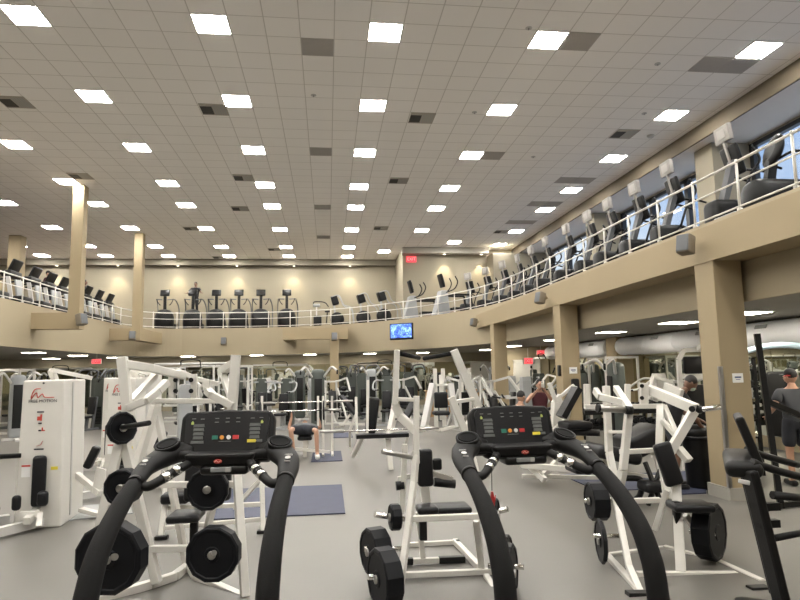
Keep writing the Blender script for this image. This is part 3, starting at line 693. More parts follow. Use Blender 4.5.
big_treadmill('black treadmill console nearest on the left, with long curved handrails', (-.525, 3.28, 0), R(-5))
T2 = big_treadmill('black treadmill console right of centre, with red safety clip hanging', (1.036, 3.36, -.02), R(4))
s = MB(); s.tube([(-.215, -.215, 1.36), (-.217, -.215, 1.25)], .0022, seg=5, curve=False); s.build('safety_cord', BLACK, T2)
s = MB(); s.prism([(-.004, .03), (.006, .03), (.012, -.005), (.020, .012), (.010, -.05), (-.014, -.03), (-.008, -.005)], (-.217, -.217, 1.215), (1, 0, 0), (0, 0, 1), (0, .01, 0)); s.build('safety_clip', RED, T2)

def bars_at(t, m, name, lst, w=.06, h=None):
    """each entry: list of (px, py, depth) joints -> one welded member"""
    o = None
    for e in lst:
        ww = w; hh = h
        if isinstance(e, tuple): e, ww, hh = (e+(None,))[:3]
        o = MB().bars([at(*p)-t.location for p in e], ww, hh).build(name, m, t, bevel=.006)
    return o
# treadmill turned sideways at the right edge
t = thing('treadmill', 'black treadmill seen side-on at the right picture edge', 'treadmill', (at(776, 600, 4.0).x, 4.0, 0))
L = t.location
for dy, nm in ((0, 'near'), (.72, 'far')):
    D = Vector((.55, .835, 0))*dy
    s = MB(); s.bar(at(749, 470, 4.0)-L+D, at(789, 632, 4.0)-L+D, .06, .13); s.build('upright', BLACK, t, bevel=.015)
    for pts in ([(752, 462, 4.0), (775, 470, 4.0), (812, 480, 4.0)], [(772, 495, 4.0), (812, 499, 4.0)], [(775, 538, 4.0), (812, 531, 4.0)])[:3 if not dy else 1]:
        s = MB(); s.tube([at(*p)-L+D for p in pts], .028 if pts[0][1] < 500 else .023, curve=len(pts) > 2); s.build('handrail', BLACK, t)
    if not dy:
        s = MB()
        for y in (507, 524): s.bar(at(758, y, 4.0)-L, at(778, y-1, 4.0)-L, .05)
        s.build('rail_stub', BLACK, t)
RZ = R(-33.4)
c = at(738, 463, 4.3)-L
MB().rbox(c+Vector((.05, .03, 0)), (.24, .78, .12), .05, (0, 0, RZ)).build('console_base', BLACK, t)
a, b_ = at(733, 416, 4.22)-L, at(753, 462, 4.22)-L
D = Vector((.55, .835, 0)); n_ = ((b_-a).cross(D)).normalized()*.06
s = MB(); q = [a-D*.24, b_-D*.26, b_+D*.26, a+D*.24]; s._mesh([*q, *[v+n_ for v in q]], [(0, 1, 2, 3), (7, 6, 5, 4), (0, 4, 5, 1), (1, 5, 6, 2), (2, 6, 7, 3), (3, 7, 4, 0)]); s.build('console', CONS, t, bevel=.02)
MB().rbox((-.05, .12, .07), (.34, .56, .18), .08, (0, 0, RZ)).build('motor_hood', BLACK, t); MB().rbox((1.05, -.42, .07), (1.8, .70, .12), .03, (0, 0, RZ)).build('deck', BLACK, t)
MB().rbox(at(744, 482, 3.93)-L, (.07, .012, .03), .005, (0, R(10), RZ)).build('side_badge', LGREY, t)

# ================================================================ FOREGROUND PLATE-LOADED MACHINES
plate_n = 0
def weight_plate(c, ax, r, th, label, hub=True, group='weight plates on the front machines'):
    ax = Vector(ax).normalized()
    t = thing('weight_plate', label, 'weight plate', tuple(c), 0, group)
    MB().lathe([(r*.94, -th/2), (r, -th/2+.01), (r, th/2-.01), (r*.94, th/2), (r*.86, th/2), (r*.82, th/2-.008), (r*.3, th/2-.008), (r*.26, th/2), (.06 if r > .1 else .04, th/2)], (0, 0, 0), ax, 12, True).build('plate_body', PLATE, t)
    if hub: MB().lathe([(.034, th/2-.004), (.034, th/2+.012), (.022, th/2+.014)], (0, 0, 0), ax, 16).build('bore_ring', STEEL, t)
    return t
def machine(name, label, cat, px, group=None):
    return thing(name, label, cat, tuple(px), 0, group)
# --- left machine
m1 = machine('chest_press_machine', 'white plate-loaded lever machine behind the left treadmill', 'weight machine', (-1.35, 5.9, 0))
bars_at(m1, WHITE, 'upright', [([(122, 357, 5.9), (128, 412, 5.9)], .085), ([(236, 355, 5.9), (232, 412, 5.9)], .085), ([(155, 406, 6.3), (133, 480, 6.1)], .07), ([(233, 412, 5.9), (245, 597, 5.45)], .07)])
bars_at(m1, WHITE, 'top_arm', [([(124, 364, 5.9), (150, 368, 6.2), (184, 376, 6.6)], .075), ([(235, 363, 5.9), (221, 372, 6.6)], .075), ([(176, 370, 6.6), (197, 379, 6.7), (218, 384, 6.7)], .05)])
bars_at(m1, WHITE, 'lever_arm', [([(128, 408, 5.85), (146, 401, 5.8), (158, 391, 5.9), (167, 382, 6.0)], .065), ([(206, 380, 6.0), (207, 390, 6.0), (212, 395, 5.9), (233, 406, 5.85)], .065), ([(156, 374, 6.4), (131, 402, 5.95)], .06), ([(222, 372, 6.5), (232, 400, 5.95)], .06)])
bars_at(m1, WHITE, 'crossbar', [([(150, 401, 6.5), (232, 401, 6.5)], .05), ([(136, 485, 5.95), (240, 484, 5.85)], .055), ([(148, 549, 5.75), (242, 547, 5.6)], .055)])
bars_at(m1, WHITE, 'center_plate', [([(172, 374, 6.6), (172, 402, 6.6)], .06), ([(194, 374, 6.6), (194, 402, 6.6)], .06)])
o = MB()
for p in ((175.5, 380), (175.5, 391), (191, 380), (191, 391)): o.cyl(at(p[0], p[1], 6.62)-m1.location, at(p[0], p[1], 6.53)-m1.location, .024)
o.build('bolt_caps', BLACK, m1)
bars_at(m1, WHITE, 'leg', [([(121, 436, 5.8), (86, 588, 5.6)], .075), ([(124, 440, 5.8), (157, 583, 5.75)], .075), ([(155, 400, 6.6), (187, 566, 6.35)], .06)])
bars_at(m1, WHITE, 'floor_beam', [([(88, 603, 5.5), (151, 584, 5.78), (175, 576, 5.97), (188, 566, 6.35)], .07), ([(196, 577, 5.97), (245, 599, 5.5)], .07), ([(188, 566, 6.35), (196, 577, 5.97)], .07)])
for (a, b_, c_, d_) in (((118, 428, 5.75), (149, 423, 5.35), .022, BLACK), ((108, 557, 5.5), (115, 557, 4.75), .024, STEEL), ((122, 487, 5.8), (124, 487, 5.1), .022, STEEL), ((207, 489, 5.95), (208, 489, 5.45), .022, STEEL), ((212, 553, 5.7), (214, 553, 5.2), .022, STEEL)):
    MB().cyl(at(*a)-m1.location, at(*b_)-m1.location, c_).build('plate_horn', d_, m1)
MB().rbox(at(209, 468, 6.25)-m1.location, (.44, .11, .62), .04, (R(-12), 0, 0)).build('back_pad', VINYL, m1)
MB().rbox(at(186, 516, 6.1)-m1.location, (.30, .34, .07), .03).build('seat', VINYL, m1)
bars_at(m1, WHITE, 'seat_post', [([(198, 505, 6.3), (189, 572, 6.2)], .06), ([(214, 500, 6.3), (200, 560, 6.2)], .06)])
MB().rbox(at(194, 533, 6.1)-m1.location, (.07, .07, .20), .01).build('post_sleeve', BLACK, m1)
weight_plate(at(122, 428, 5.72), (.75, -.66, .05), .145, .04, 'small plate tilted on the upper left horn of the left white machine')
weight_plate(at(124, 487, 5.35), (-.15, -1, 0), .15, .12, 'middle-height small plate crossed by the left treadmill handrail')
weight_plate(at(112, 557, 4.95), (-.2, -1, 0), .262, .14, 'largest twelve-sided plate stack crossed by the left treadmill handrail')
weight_plate(at(208, 489, 5.6), (-.05, -1, 0), .182, .08, 'plate directly beneath the left treadmill console, with pale chip')
weight_plate(at(214, 553, 5.35), (-.12, -1, 0), .222, .12, 'low plate stack between the handrails of the left treadmill')
# --- centre machine
m2 = machine('row_machine', 'white plate-loaded machine with two tall lever arms, centre', 'weight machine', (1.05, 5.7, 0))
bars_at(m2, WHITE, 'lever_arm', [([(397, 350, 5.7), (395, 405, 5.7), (400, 416, 5.7), (416, 431, 5.6)], .05, .075), ([(453.5, 350, 5.7), (479, 408, 5.7), (464, 434, 5.6)], .05, .075)])
for a, b_ in (((400, 353.5, 5.7), (419, 358, 6.0)), ((452, 353.5, 5.7), (424, 358.5, 6.0))):
    MB().cyl(at(*a)-m2.location, at(*b_)-m2.location, .021).build('handle_grip', FOAM, m2)
bars_at(m2, WHITE, 'upright', [([(416.5, 396, 5.6), (416, 455, 5.55), (414, 482, 5.5), (398, 604, 5.1)], .05, .065), ([(451, 397, 5.6), (466, 434, 5.6), (487, 520, 5.4), (508, 604, 5.1)], .05, .065), ([(405, 444, 5.9), (402, 512, 5.9)], .05)])
bars_at(m2, WHITE, 'crossbar', [([(397, 399, 5.68), (415, 400, 5.6)], .035), ([(454, 402, 5.6), (474, 399, 5.68)], .035), ([(408, 519, 5.4), (480, 516, 5.4)], .05), ([(402, 575, 5.62), (495, 571, 5.62)], .05), ([(405, 545, 6.6), (455, 542, 6.6)], .045), ([(455, 541, 6.6), (479, 567, 5.75)], .055), ([(476, 520, 5.5), (482, 569, 5.65)], .055), ([(486, 576, 5.55), (500, 600, 5.15)], .05)])
bars_at(m2, BLACK, 'foot_grip', [([(404, 561, 6.0), (413, 561, 6.0)], .06), ([(439, 560, 6.0), (465, 559, 6.0)], .06), ([(457, 541, 6.55), (472, 558, 6.1)], .04)])
bars_at(m2, WHITE, 'foot_bar', [([(413, 561, 6.0), (439, 560, 6.0)], .05), ([(424, 482, 5.95), (426, 502, 5.95)], .08), ([(418, 512, 6.0), (423, 558, 6.0)], .05)])
MB().rbox(at(425, 467.5, 5.75)-m2.location, (.145, .09, .34), .03, (R(-6), 0, 0)).build('chest_pad', VINYL, m2)
MB().rbox(at(437, 464, 5.95)-m2.location, (.09, .07, .11), .02).build('pad_block', VINYL, m2)
MB().rbox(at(448, 508, 6.0)-m2.location, (.42, .30, .06), .025).build('seat', VINYL, m2); MB().rbox(at(427, 509, 5.85)-m2.location, (.20, .22, .07), .03).build('seat_nose', VINYL, m2)
MB().rbox(at(423, 529, 5.9)-m2.location, (.07, .07, .20), .01).build('post_sleeve', BLACK, m2)
for a, b_ in (((396, 486, 5.9), (404, 485, 5.9)), ((434, 482, 5.9), (455, 484, 5.9))): MB().cyl(at(*a)-m2.location, at(*b_)-m2.location, .042).build('knee_roller', VINYL, m2)
MB().bar(at(398, 479, 5.9)-m2.location, at(410, 476, 5.9)-m2.location, .04).build('roller_bar', WHITE, m2); MB().bar(at(430, 473, 5.9)-m2.location, at(452, 479, 5.9)-m2.location, .045).build('roller_bar', CHROME, m2)
MB().cyl(at(382, 451.5, 5.45)-m2.location, at(413, 457.5, 5.55)-m2.location, .022).build('plate_horn', STEEL, m2)
MB().rbox(at(416, 457, 5.55)-m2.location, (.06, .06, .12), .01).build('pivot_block', WHITE, m2)
for a, b_, r in (((375, 514.5, 5.4), (404, 519, 5.5), .024), ((364, 549, 5.5), (404, 549, 5.5), .022), ((368, 577, 5.1), (401, 577, 5.2), .022), ((484, 515, 5.45), (508, 509, 5.35), .024), ((488, 566, 5.3), (524, 567, 5.2), .022)):
    MB().cyl(at(*a)-m2.location, at(*b_)-m2.location, r).build('plate_horn', CHROME, m2)
weight_plate(at(395, 517, 5.43), (-1, -.12, .02), .112, .085, 'small thick plate on the upper left horn of the centre machine')
weight_plate(at(376, 551, 5.5), (-1, -.35, .0), .20, .16, 'stack of dark plates on the rear left horn of the centre machine')
weight_plate(at(385, 578, 5.05), (-1, -.30, .0), .235, .15, 'biggest dark plate stack low on the left of the centre machine')
weight_plate(at(494, 514, 5.4), (1, -.45, .0), .135, .07, 'small plate beside the right treadmill left handrail, upper')
weight_plate(at(505, 555, 5.35), (1, -.55, .0), .17, .08, 'middle plate half hidden by the right treadmill left handrail')
weight_plate(at(510, 573, 5.15), (1, -.5, .0), .235, .07, 'large rimmed plate low behind the right treadmill left handrail')
# --- right machine
m3 = machine('incline_press_machine', 'white plate-loaded press machine right of the right treadmill', 'weight machine', (3.05, 5.6, 0))
bars_at(m3, WHITE, 'upright', [([(586.5, 384, 6.4), (587, 409, 6.4)], .055), ([(627.5, 384, 6.6), (627.5, 406, 6.6)], .055), ([(606, 386, 6.2), (609, 452, 6.1), (619, 500, 5.9)], .065), ([(661, 406, 6.1), (660, 446, 6.0), (668, 500, 5.8)], .075), ([(629, 410, 5.6), (623, 470, 5.6), (617, 500, 5.7)], .065), ([(614, 490, 5.8), (629, 567, 5.3), (640, 592, 4.98)], .055)])
bars_at(m3, WHITE, 'lever_arm', [([(595, 390, 6.1), (600, 397, 6.0), (625, 403, 5.8)], .05, .07), ([(616, 388, 6.2), (630, 409, 5.6)], .06), ([(648, 389, 6.4), (696, 409, 5.7)], .075, .1), ([(665, 386, 6.6), (682, 394, 6.4)], .06, .09), ([(694, 411, 5.7), (668, 455, 5.7)], .06, .085), ([(664, 406, 6.1), (677, 436, 5.85)], .05), ([(662, 420, 6.0), (676, 436, 5.85)], .045), ([(678, 448, 5.75), (689, 461, 5.65)], .09, .06)])
bars_at(m3, WHITE, 'crossbar', [([(585, 407, 6.3), (664, 406, 6.3)], .05), ([(632, 501, 5.9), (660, 500, 5.9)], .05), ([(610, 432, 6.1), (624, 432, 5.7)], .03), ([(609, 555, 5.95), (664, 548, 6.1)], .045), ([(637, 575, 5.35), (737, 575, 5.3)], .06), ([(620, 452, 6.2), (660, 450, 6.2)], .05)])
bars_at(m3, WHITE, 'center_plate', [([(644, 383, 6.35), (644, 406, 6.35)], .085, .05)])
o = MB()
for p in ((642, 386), (642, 398)): o.cyl(at(p[0], p[1], 6.4)-m3.location, at(p[0], p[1], 6.28)-m3.location, .022)
o.cyl(at(692, 409, 5.72)-m3.location, at(692, 409, 5.62)-m3.location, .03); o.build('bolt_caps', BLACK, m3)
bars_at(m3, WHITE, 'floor_beam', [([(607, 556, 5.92), (639, 591, 5.0)], .06), ([(664, 548, 6.1), (717, 562, 5.65), (763, 583, 5.05)], .06)])
bars_at(m3, BLACK, 'foot_pad', [([(627, 594, 4.93), (650, 594, 4.93)], .09, .04), ([(749, 589, 4.9), (768, 588, 4.9)], .09, .04)])
bars_at(m3, WHITE, 'brace', [([(685, 515, 5.6), (717, 562, 5.65)], .055), ([(667, 490, 5.7), (655, 530, 5.8)], .05)])
bars_at(m3, WHITE, 'seat_post', [([(676, 482, 5.6), (681, 572, 5.35)], .085)])
MB().rbox(at(668, 464, 5.55)-m3.location, (.175, .08, .40), .03, (R(-8), R(-12), 0)).build('backrest', VINYL, m3)
MB().rbox(at(690, 506, 5.45)-m3.location, (.36, .30, .07), .03, (0, 0, R(-12))).build('seat', VINYL, m3)
MB().rbox(at(677, 520, 5.48)-m3.location, (.06, .06, .34), .01).build('post_sleeve', BLACK, m3)
MB().cyl(at(598, 408.5, 5.55)-m3.location, at(625, 410, 5.55)-m3.location, .03).build('handle_grip', STEEL, m3)
for a, b_ in (((626, 410, 5.55), (632, 410.5, 5.55)), ((696, 409, 5.7), (701, 410, 5.7)), ((597, 408.4, 5.55), (599.5, 408.5, 5.55))): MB().cyl(at(*a)-m3.location, at(*b_)-m3.location, .04).build('end_collar', BLACK, m3)
MB().cyl(at(698, 410, 5.7)-m3.location, at(721, 407, 5.6)-m3.location, .026).build('plate_horn', CHROME, m3)
for a, b_, r in (((593, 536, 5.55), (619, 536, 5.6), .020), ((584, 501, 6.0), (618, 500, 5.9), .022), ((690, 532, 5.7), (716, 534, 5.5), .022)):
    MB().cyl(at(*a)-m3.location, at(*b_)-m3.location, r).build('plate_horn', CHROME, m3)
weight_plate(at(597, 501, 5.95), (-.97, .1, .0), .185, .16, 'thick plate stack on the left upper horn of the right machine')
weight_plate(at(601, 541, 5.6), (-.97, .2, .0), .20, .04, 'single thin plate hanging low left on the right machine')
weight_plate(at(709, 531, 5.6), (.62, -.78, .0), .262, .17, 'large dark plate stack under the seat of the right machine', False)

# ================================================================ MIDDLE GROUND MACHINES
def cabinet(label, loc, rz):
    """tall white shrouded weight cabinet with a pivoting arm and pads; local -y is the printed face"""
    t = thing('cable_cabinet_machine', label, 'weight machine', loc, rz)
    s = MB(); s.prism([(-.27, 0), (-.24, 1.82), (.24, 1.82), (.27, 0)], (0, -.30, 0), (1, 0, 0), (0, 0, 1), (0, .86, 0)); s.build('shroud', WHITE, t, bevel=.02)
    MB().box((.262, .02, .93), (.012, .04, 1.7), (0, R(-1), 0)).build('shroud_seam', LGREY, t)
    y = -.303
    s = MB(); s.tube([(-.14, y, 1.60), (-.10, y, 1.70), (-.03, y, 1.71)], .006, seg=6); s.tube([(-.14, y, 1.58), (-.08, y, 1.66), (-.06, y, 1.60), (-.01, y, 1.645), (.02, y, 1.605), (.13, y, 1.60)], .006, seg=6); s.build('red_emblem', REDP, t)
    text_part('FREE MOTION', .052, INK, t, (0, y, 1.555), (R(90), 0, 0))
    s = MB()
    for z, w_ in ((1.42, .05), (.96, .07), (1.19, .02), (1.28, .025)): s.box((-.02, y, z), (w_*1.6, .004, .018))
    s.build('instruction_print', INK, t)
    s = MB(); s.box((-.03, y, 1.34), (.05, .004, .05)).box((-.01, y, 1.35), (.02, .004, .08)).box((.02, y, 1.19), (.04, .004, .015)).box((.01, y, 1.205), (.015, .004, .045)).bar((-.05, y, 1.0), (.0, y, 1.01), .014, .004).bar((.0, y, 1.01), (.02, y, 1.06), .014, .004); s.build('red_figure_print', REDP, t)
    o = MB().box((-.155, y, .70), (.10, .004, .15)).build('warning_label', PAPER, t); MB().box((-.155, y-.003, .762), (.10, .004, .022)).build('label_stripe', REDP, o)
    MB().box((.17, y, .72), (.08, .004, .04)).build('yellow_label', YELLOW, t); MB().cyl((0, y+.002, 1.78), (0, y-.006, 1.78), .012).build('screw_head', INK, t)
    MB().rbox((.02, -.36, .58), (.16, .09, .62), .07).build('long_pad', VINYL, t); MB().rbox((-.16, -.52, .36), (.10, .09, .18), .04).build('small_pad', VINYL, t); MB().rbox((.10, -.44, .38), (.12, .10, .18), .04).build('small_pad', VINYL, t)
    MB().bar((0, -.3, .22), (0, -.62, .16), .08).bar((-.12, -.5, .22), (.1, -.5, .22), .06).bar((.10, -.5, .22), (.12, -.58, .08), .06).build('pad_bracket', WHITE, t)
    MB().bar((.05, -.3, .08), (-.55, -1.15, .08), .10).build('floor_rail', LGREY, t)
    s = MB(); s.bar((-.02, .25, 1.72), (-.06, .1, 1.95), .07).bar((-.06, .1, 1.95), (.45, .1, 1.83), .05); s.build('pulley_arm', WHITE, t)
    MB().bar((.26, .25, .55), (.62, .05, .32), .07).bar((.35, .2, .10), (.75, -.05, .04), .09, .05).build('side_leg', WHITE, t)
    MB().rbox((.52, .0, .80), (.10, .14, .30), .03, (0, R(24), 0)).build('side_pad', VINYL, t)
    s = MB(); s.prism([(-.07, -.18), (.09, -.10), (.09, .12), (-.02, .16)], (.58, .06, .50), (1, 0, 0), (0, 0, 1), (0, .05, 0)); s.build('pivot_plate', WHITE, t)
    return t
cabinet('nearest tall white cable cabinet with red script logo, far left', (-3.60, 8.55, 0), R(4))
cabinet('second tall white cabinet with red logo behind the first cabinet', (-3.22, 10.6, 0), R(-12))
cabinet('third tall white cabinet half hidden behind the left white machine', (-4.2, 13.3, 0), R(-30))
MB_ = None
o = struct(MB().box((-3.25, 9.1, .006), (1.0, .9, .012), (0, 0, R(20))), 'floor_patch', MGREY)

def seated_leg(label, loc, rz):
    t = thing('leg_machine', label, 'weight machine', loc, rz)
    MB().bar((-.9, 0, .1), (.7, 0, .1), .12, .14).bar((-.8, -.3, .05), (-.8, .3, .05), .08).build('base_rail', LGREY, t)
    MB().bar((.1, 0, .15), (.1, 0, .42), .08).build('seat_post', WHITE, t); MB().bar((-.5, .0, .2), (-.3, 0, 1.15), .08).build('back_post', WHITE, t)
    MB().rbox((.1, 0, .48), (.5, .40, .09), .04).build('seat', VINYL, t); MB().rbox((-.24, 0, .80), (.10, .40, .62), .04, (0, R(14), 0)).build('backrest', VINYL, t)
    MB().cyl((.5, -.25, .3), (.5, .25, .3), .06).build('roller_pad', BLACK, t); MB().cyl((.75, -.22, .9), (-.3, -.22, .95), .03).build('arm_bar', BLACK, t)
    MB().bar((-.6, -.3, 0), (-.75, -.3, 1.45), .07).build('tall_post', WHITE, t)
    return t
seated_leg('low seated machine with grey base rail at the left picture edge', fl(-62, 540)+Vector((0, 0, 0)), R(35))

def stack_machine(name, shroud, frame, w=.42, h=1.62, variant=0):
    t = thing(name, 'x', 'weight machine')
    s = MB(); s.prism([(-w/2, 0), (-w/2, h-.12), (-w/2+.06, h), (w/2-.06, h), (w/2, h-.12), (w/2, 0)], (0, .35, .04), (1, 0, 0), (0, 0, 1), (0, .26, 0)); s.build('weight_tower', shroud, t, bevel=.015)
    s = MB()
    for k in range(12): s.box((0, .335, .22+k*.05), (w*.55, .03, .042))
    s.build('weight_stack', BLACK, t)
    s = MB(); s.bar((0, .5, .04), (0, -.75, .04), .09, .07); s.bar((-.38, -.72, .04), (.38, -.72, .04), .07); s.bar((0, -.15, .04), (0, -.1, .42), .08); s.bar((0, .1, .05), (0, .25, 1.15), .08)
    s.build('frame', frame, t)
    MB().rbox((0, -.22, .47), (.38, .40, .08), .03).build('seat', VINYL, t)
    MB().rbox((0, .06, .85), (.32, .09, .60), .03, (R(-8), 0, 0)).build('back_pad', VINYL, t)
    for sx in (-1, 1):
        if variant == 0: MB().tube([(sx*.12, .3, h-.1), (sx*.42, .15, h-.12), (sx*.46, -.2, 1.25), (sx*.3, -.38, 1.2)], .03).build('press_arm', frame, t)
        elif variant == 1: MB().bars([(sx*.1, .35, 1.0), (sx*.48, .2, 1.0), (sx*.48, -.3, .98)], .06).build('press_arm', frame, t)
        else: MB().tube([(sx*.2, .4, h), (sx*.2, .4, h+.30), (sx*.55, .1, h+.34), (sx*.62, -.15, h+.1)], .03).build('press_arm', frame, t)
        MB().cyl((sx*.36 if variant == 0 else sx*.48 if variant == 1 else sx*.62, -.34 if variant < 2 else -.15, 1.2 if variant == 0 else .98 if variant == 1 else h+.1), (sx*.24 if variant == 0 else sx*.48 if variant == 1 else sx*.62, -.42 if variant < 2 else -.25, 1.2 if variant == 0 else 1.1 if variant == 1 else h-.1), .028).build('handle', BLACK, t)
    return t
S1 = stack_machine('weight_stack_machine', DGREEN, MGREY); S2 = stack_machine('weight_stack_machine', MGREY, LGREY, .38, 1.55, 1)
S3 = stack_machine('pulldown_machine', DGREEN, DSIL, .46, 1.75, 2); S4 = stack_machine('weight_stack_machine', FWHITE, FWHITE, .44, 1.6, 0)
def plate_machine():
    t = thing('plate_loaded_machine', 'x', 'weight machine')
    for sx in (-1, 1):
        MB().bars([(sx*.5, -.55, .05), (sx*.22, .5, .05), (sx*.20, .45, 1.55)], .07).build('side_frame', FWHITE, t)
        MB().bars([(sx*.45, -.4, .06), (sx*.22, .38, 1.25)], .06).build('brace', FWHITE, t)
        MB().bars([(sx*.2, .42, 1.5), (sx*.52, .1, 1.62), (sx*.56, -.3, 1.15)], .06).build('lever_arm', FWHITE, t)
        MB().cyl((sx*.56, -.3, 1.15), (sx*.38, -.42, 1.1), .025).build('handle', BLACK, t)
        MB().cyl((sx*.24, .3, .75), (sx*.62, .3, .75), .024).build('plate_horn', CHROME, t)
        MB().lathe([(.19, 0), (.20, .01), (.20, .07), (.19, .08)], (sx*.38, .3, .75), (sx, 0, 0), 12, True).build('loaded_plate', PLATE, t)
    MB().bar((-.22, .45, 1.5), (.22, .45, 1.5), .06).build('top_beam', FWHITE, t); MB().bar((-.5, -.5, .05), (.5, -.5, .05), .06).bar((0, -.5, .05), (0, .45, .45), .07).build('frame', FWHITE, t)
    MB().rbox((0, -.1, .48), (.34, .40, .08), .03, (R(8), 0, 0)).build('seat', VINYL, t); MB().rbox((0, .18, .85), (.28, .09, .65), .03, (R(-14), 0, 0)).build('back_pad', VINYL, t)
    return t
PM = plate_machine()
def bench_rack():
    t = thing('bench_press', 'x', 'bench')
    for sx in (-1, 1): MB().bars([(sx*.52, .45, .03), (sx*.52, .45, 1.25)], .06).bar((sx*.52, .65, .04), (sx*.52, .1, .04), .06).build('upright', WHITE, t)
    MB().bar((-.52, .45, .3), (.52, .45, .3), .05).bar((0, .45, .3), (0, -.75, .35), .06).bar((0, -.75, .35), (0, -.78, .03), .06).bar((-.25, -.78, .03), (.25, -.78, .03), .06).build('frame', WHITE, t)
    MB().rbox((0, -.2, .44), (.30, 1.15, .08), .03).build('bench_pad', VINYL, t)
    return t
def barbell(label, loc, rz=0, plates=2, grp='barbells'):
    t = thing('barbell', label, 'barbell', loc, rz, grp)
    MB().cyl((-1.1, 0, 0), (1.1, 0, 0), .014, seg=10).build('bar', CHROME, t)
    for sx in (-1, 1):
        MB().cyl((sx*.66, 0, 0), (sx*1.1, 0, 0), .025, seg=12).build('sleeve', STEEL, t)
        if plates: MB().lathe([(.2, 0), (.22, .01), (.22, .04*plates-.01), (.2, .04*plates)], (sx*.68, 0, 0), (sx, 0, 0), 16, True).build('loaded_plate', PLATE, t)
    return t
def power_rack():
    t = thing('power_rack', 'x', 'rack')
    for sx in (-1, 1):
        for y in (-.5, .5): MB().bar((sx*.58, y, 0), (sx*.58, y, 2.15), .06).build('post', FWHITE, t)
        MB().bar((sx*.58, -.5, 2.12), (sx*.58, .5, 2.12), .06).build('top_rail', FWHITE, t); MB().bar((sx*.58, -.5, .05), (sx*.58, .5, .05), .06).build('base_rail', FWHITE, t); MB().bar((sx*.58, -.45, .75), (sx*.58, .45, .75), .035).build('safety_bar', FWHITE, t)
    [MB().bar((-.58, y, z), (.58, y, z), .06).build('cross_member', FWHITE, t) for y, z in ((.5, 2.12), (-.5, 2.12), (.5, .05))]
    return t
PR = power_rack()
def cable_cross():
    t = thing('cable_crossover', 'x', 'cable machine')
    for sx in (-1, 1):
        s = MB(); s.rbox((sx*1.5, 0, .95), (.3, .22, 1.7), .05); s.build('weight_tower', DGREEN, t)
        MB().bar((sx*1.36, -.1, 0), (sx*1.36, -.1, 2.1), .05).bar((sx*1.5, -.4, .03), (sx*1.5, .4, .03), .08).build('column_frame', LGREY, t)
        MB().cyl((sx*1.36, -.16, 1.9), (sx*1.36, -.12, 1.9), .06).build('pulley', BLACK, t)
    MB().tube([(-1.5, 0, 2.05), (-1.3, 0, 2.25), (1.3, 0, 2.25), (1.5, 0, 2.05)], .045, curve=False).build('top_beam', LGREY, t)
    MB().tube([(-.35, -.12, 2.2), (-.28, -.2, 2.38), (.28, -.2, 2.38), (.35, -.12, 2.2)], .02).build('pull_up_bar', BLACK, t)
    return t
CC = cable_cross()
def flat_bench(mat_f=WHITE):
    t = thing('adjustable_bench', 'x', 'bench')
    MB().bar((0, -.6, .12), (0, .6, .12), .07).bar((-.3, -.6, .03), (.3, -.6, .03), .06).bar((-.25, .6, .03), (.25, .6, .03), .06).bar((0, -.6, .03), (0, -.45, .42), .06).bar((0, .5, .05), (0, .2, .42), .06).build('frame', mat_f, t)
    MB().rbox((0, -.42, .47), (.30, .38, .08), .03).build('seat', VINYL, t); MB().rbox((0, .25, .75), (.28, .09, .85), .03, (R(-42), 0, 0)).build('backrest', VINYL, t)
    return t
FB = flat_bench()
def tower(shroud, name='cable_tower'):
    t = thing(name, 'x', 'cable machine')
    MB().rbox((0, 0, 1.0), (.42, .3, 1.9), .12).build('shroud', shroud, t); MB().rbox((0, -.155, 1.0), (.24, .02, 1.3), .01).build('weight_window', BLACK, t)
    MB().bar((0, -.1, .04), (0, -.8, .04), .1, .07).bar((-.35, -.15, .04), (.35, -.15, .04), .09, .07).build('base', LGREY, t)
    for sx in (-1, 1): MB().tube([(sx*.18, -.1, 1.7), (sx*.4, -.25, 2.0), (sx*.55, -.5, 1.9)], .035).build('swing_arm', LGREY, t); MB().rbox((sx*.56, -.52, 1.85), (.05, .05, .14), .02).build('pulley_block', BLACK, t)
    return t
TW = tower(MGREY); TG = tower(DGREEN)
RAD = {CC.name: 1.0, PM.name: .75, PR.name: .8, TW.name: .5, TG.name: .5, FB.name: .7}
OCC = [(.3, 27.8, .4), (5.7, 8.2, .4), (5.7, 14, .4), (5.7, 19.8, .4), (-3.6, 8.7, .6), (-3.2, 10.8, .6), (-4.2, 13.4, .7), (-1.35, 7.55, .8), (3.9, 9.4, 1.1), (4.2, 8.3, .8), (-.35, 14.4, 1.1), (1.3, 11.8, 1.2), (3.1, 15.5, .7), (3.5, 20, .8), (5.1, 24.5, 1.3), (5.1, 24.5, 1.3), (7.75, 14.2, 1.5), (5.9, 10.3, .7), (6.9, 9.6, .4), (8.3, 10.6, .9), (4.7, 26.3, .4), (2.9, 13.9, .8), (2.6, 12.3, .7), (7.4, 7.3, 1.2), (-1.3, 6, 1.3), (.3, 24.6, .4)]
def free(p, x, y):
    r = RAD.get(p.name.split('.')[0], .72)
    for k in range(400):
        a = k*2.4; d = .09*math.sqrt(k)*1.6; X, Y = x+d*math.cos(a), y+d*math.sin(a)
        if X > XR-r-.1 and X < 12: continue
        if Y > YB-r-.15: continue
        if all(math.hypot(X-q[0], Y-q[1]) > (r+q[2])*.94 for q in OCC): break
    OCC.append((X, Y, r)); return X, Y

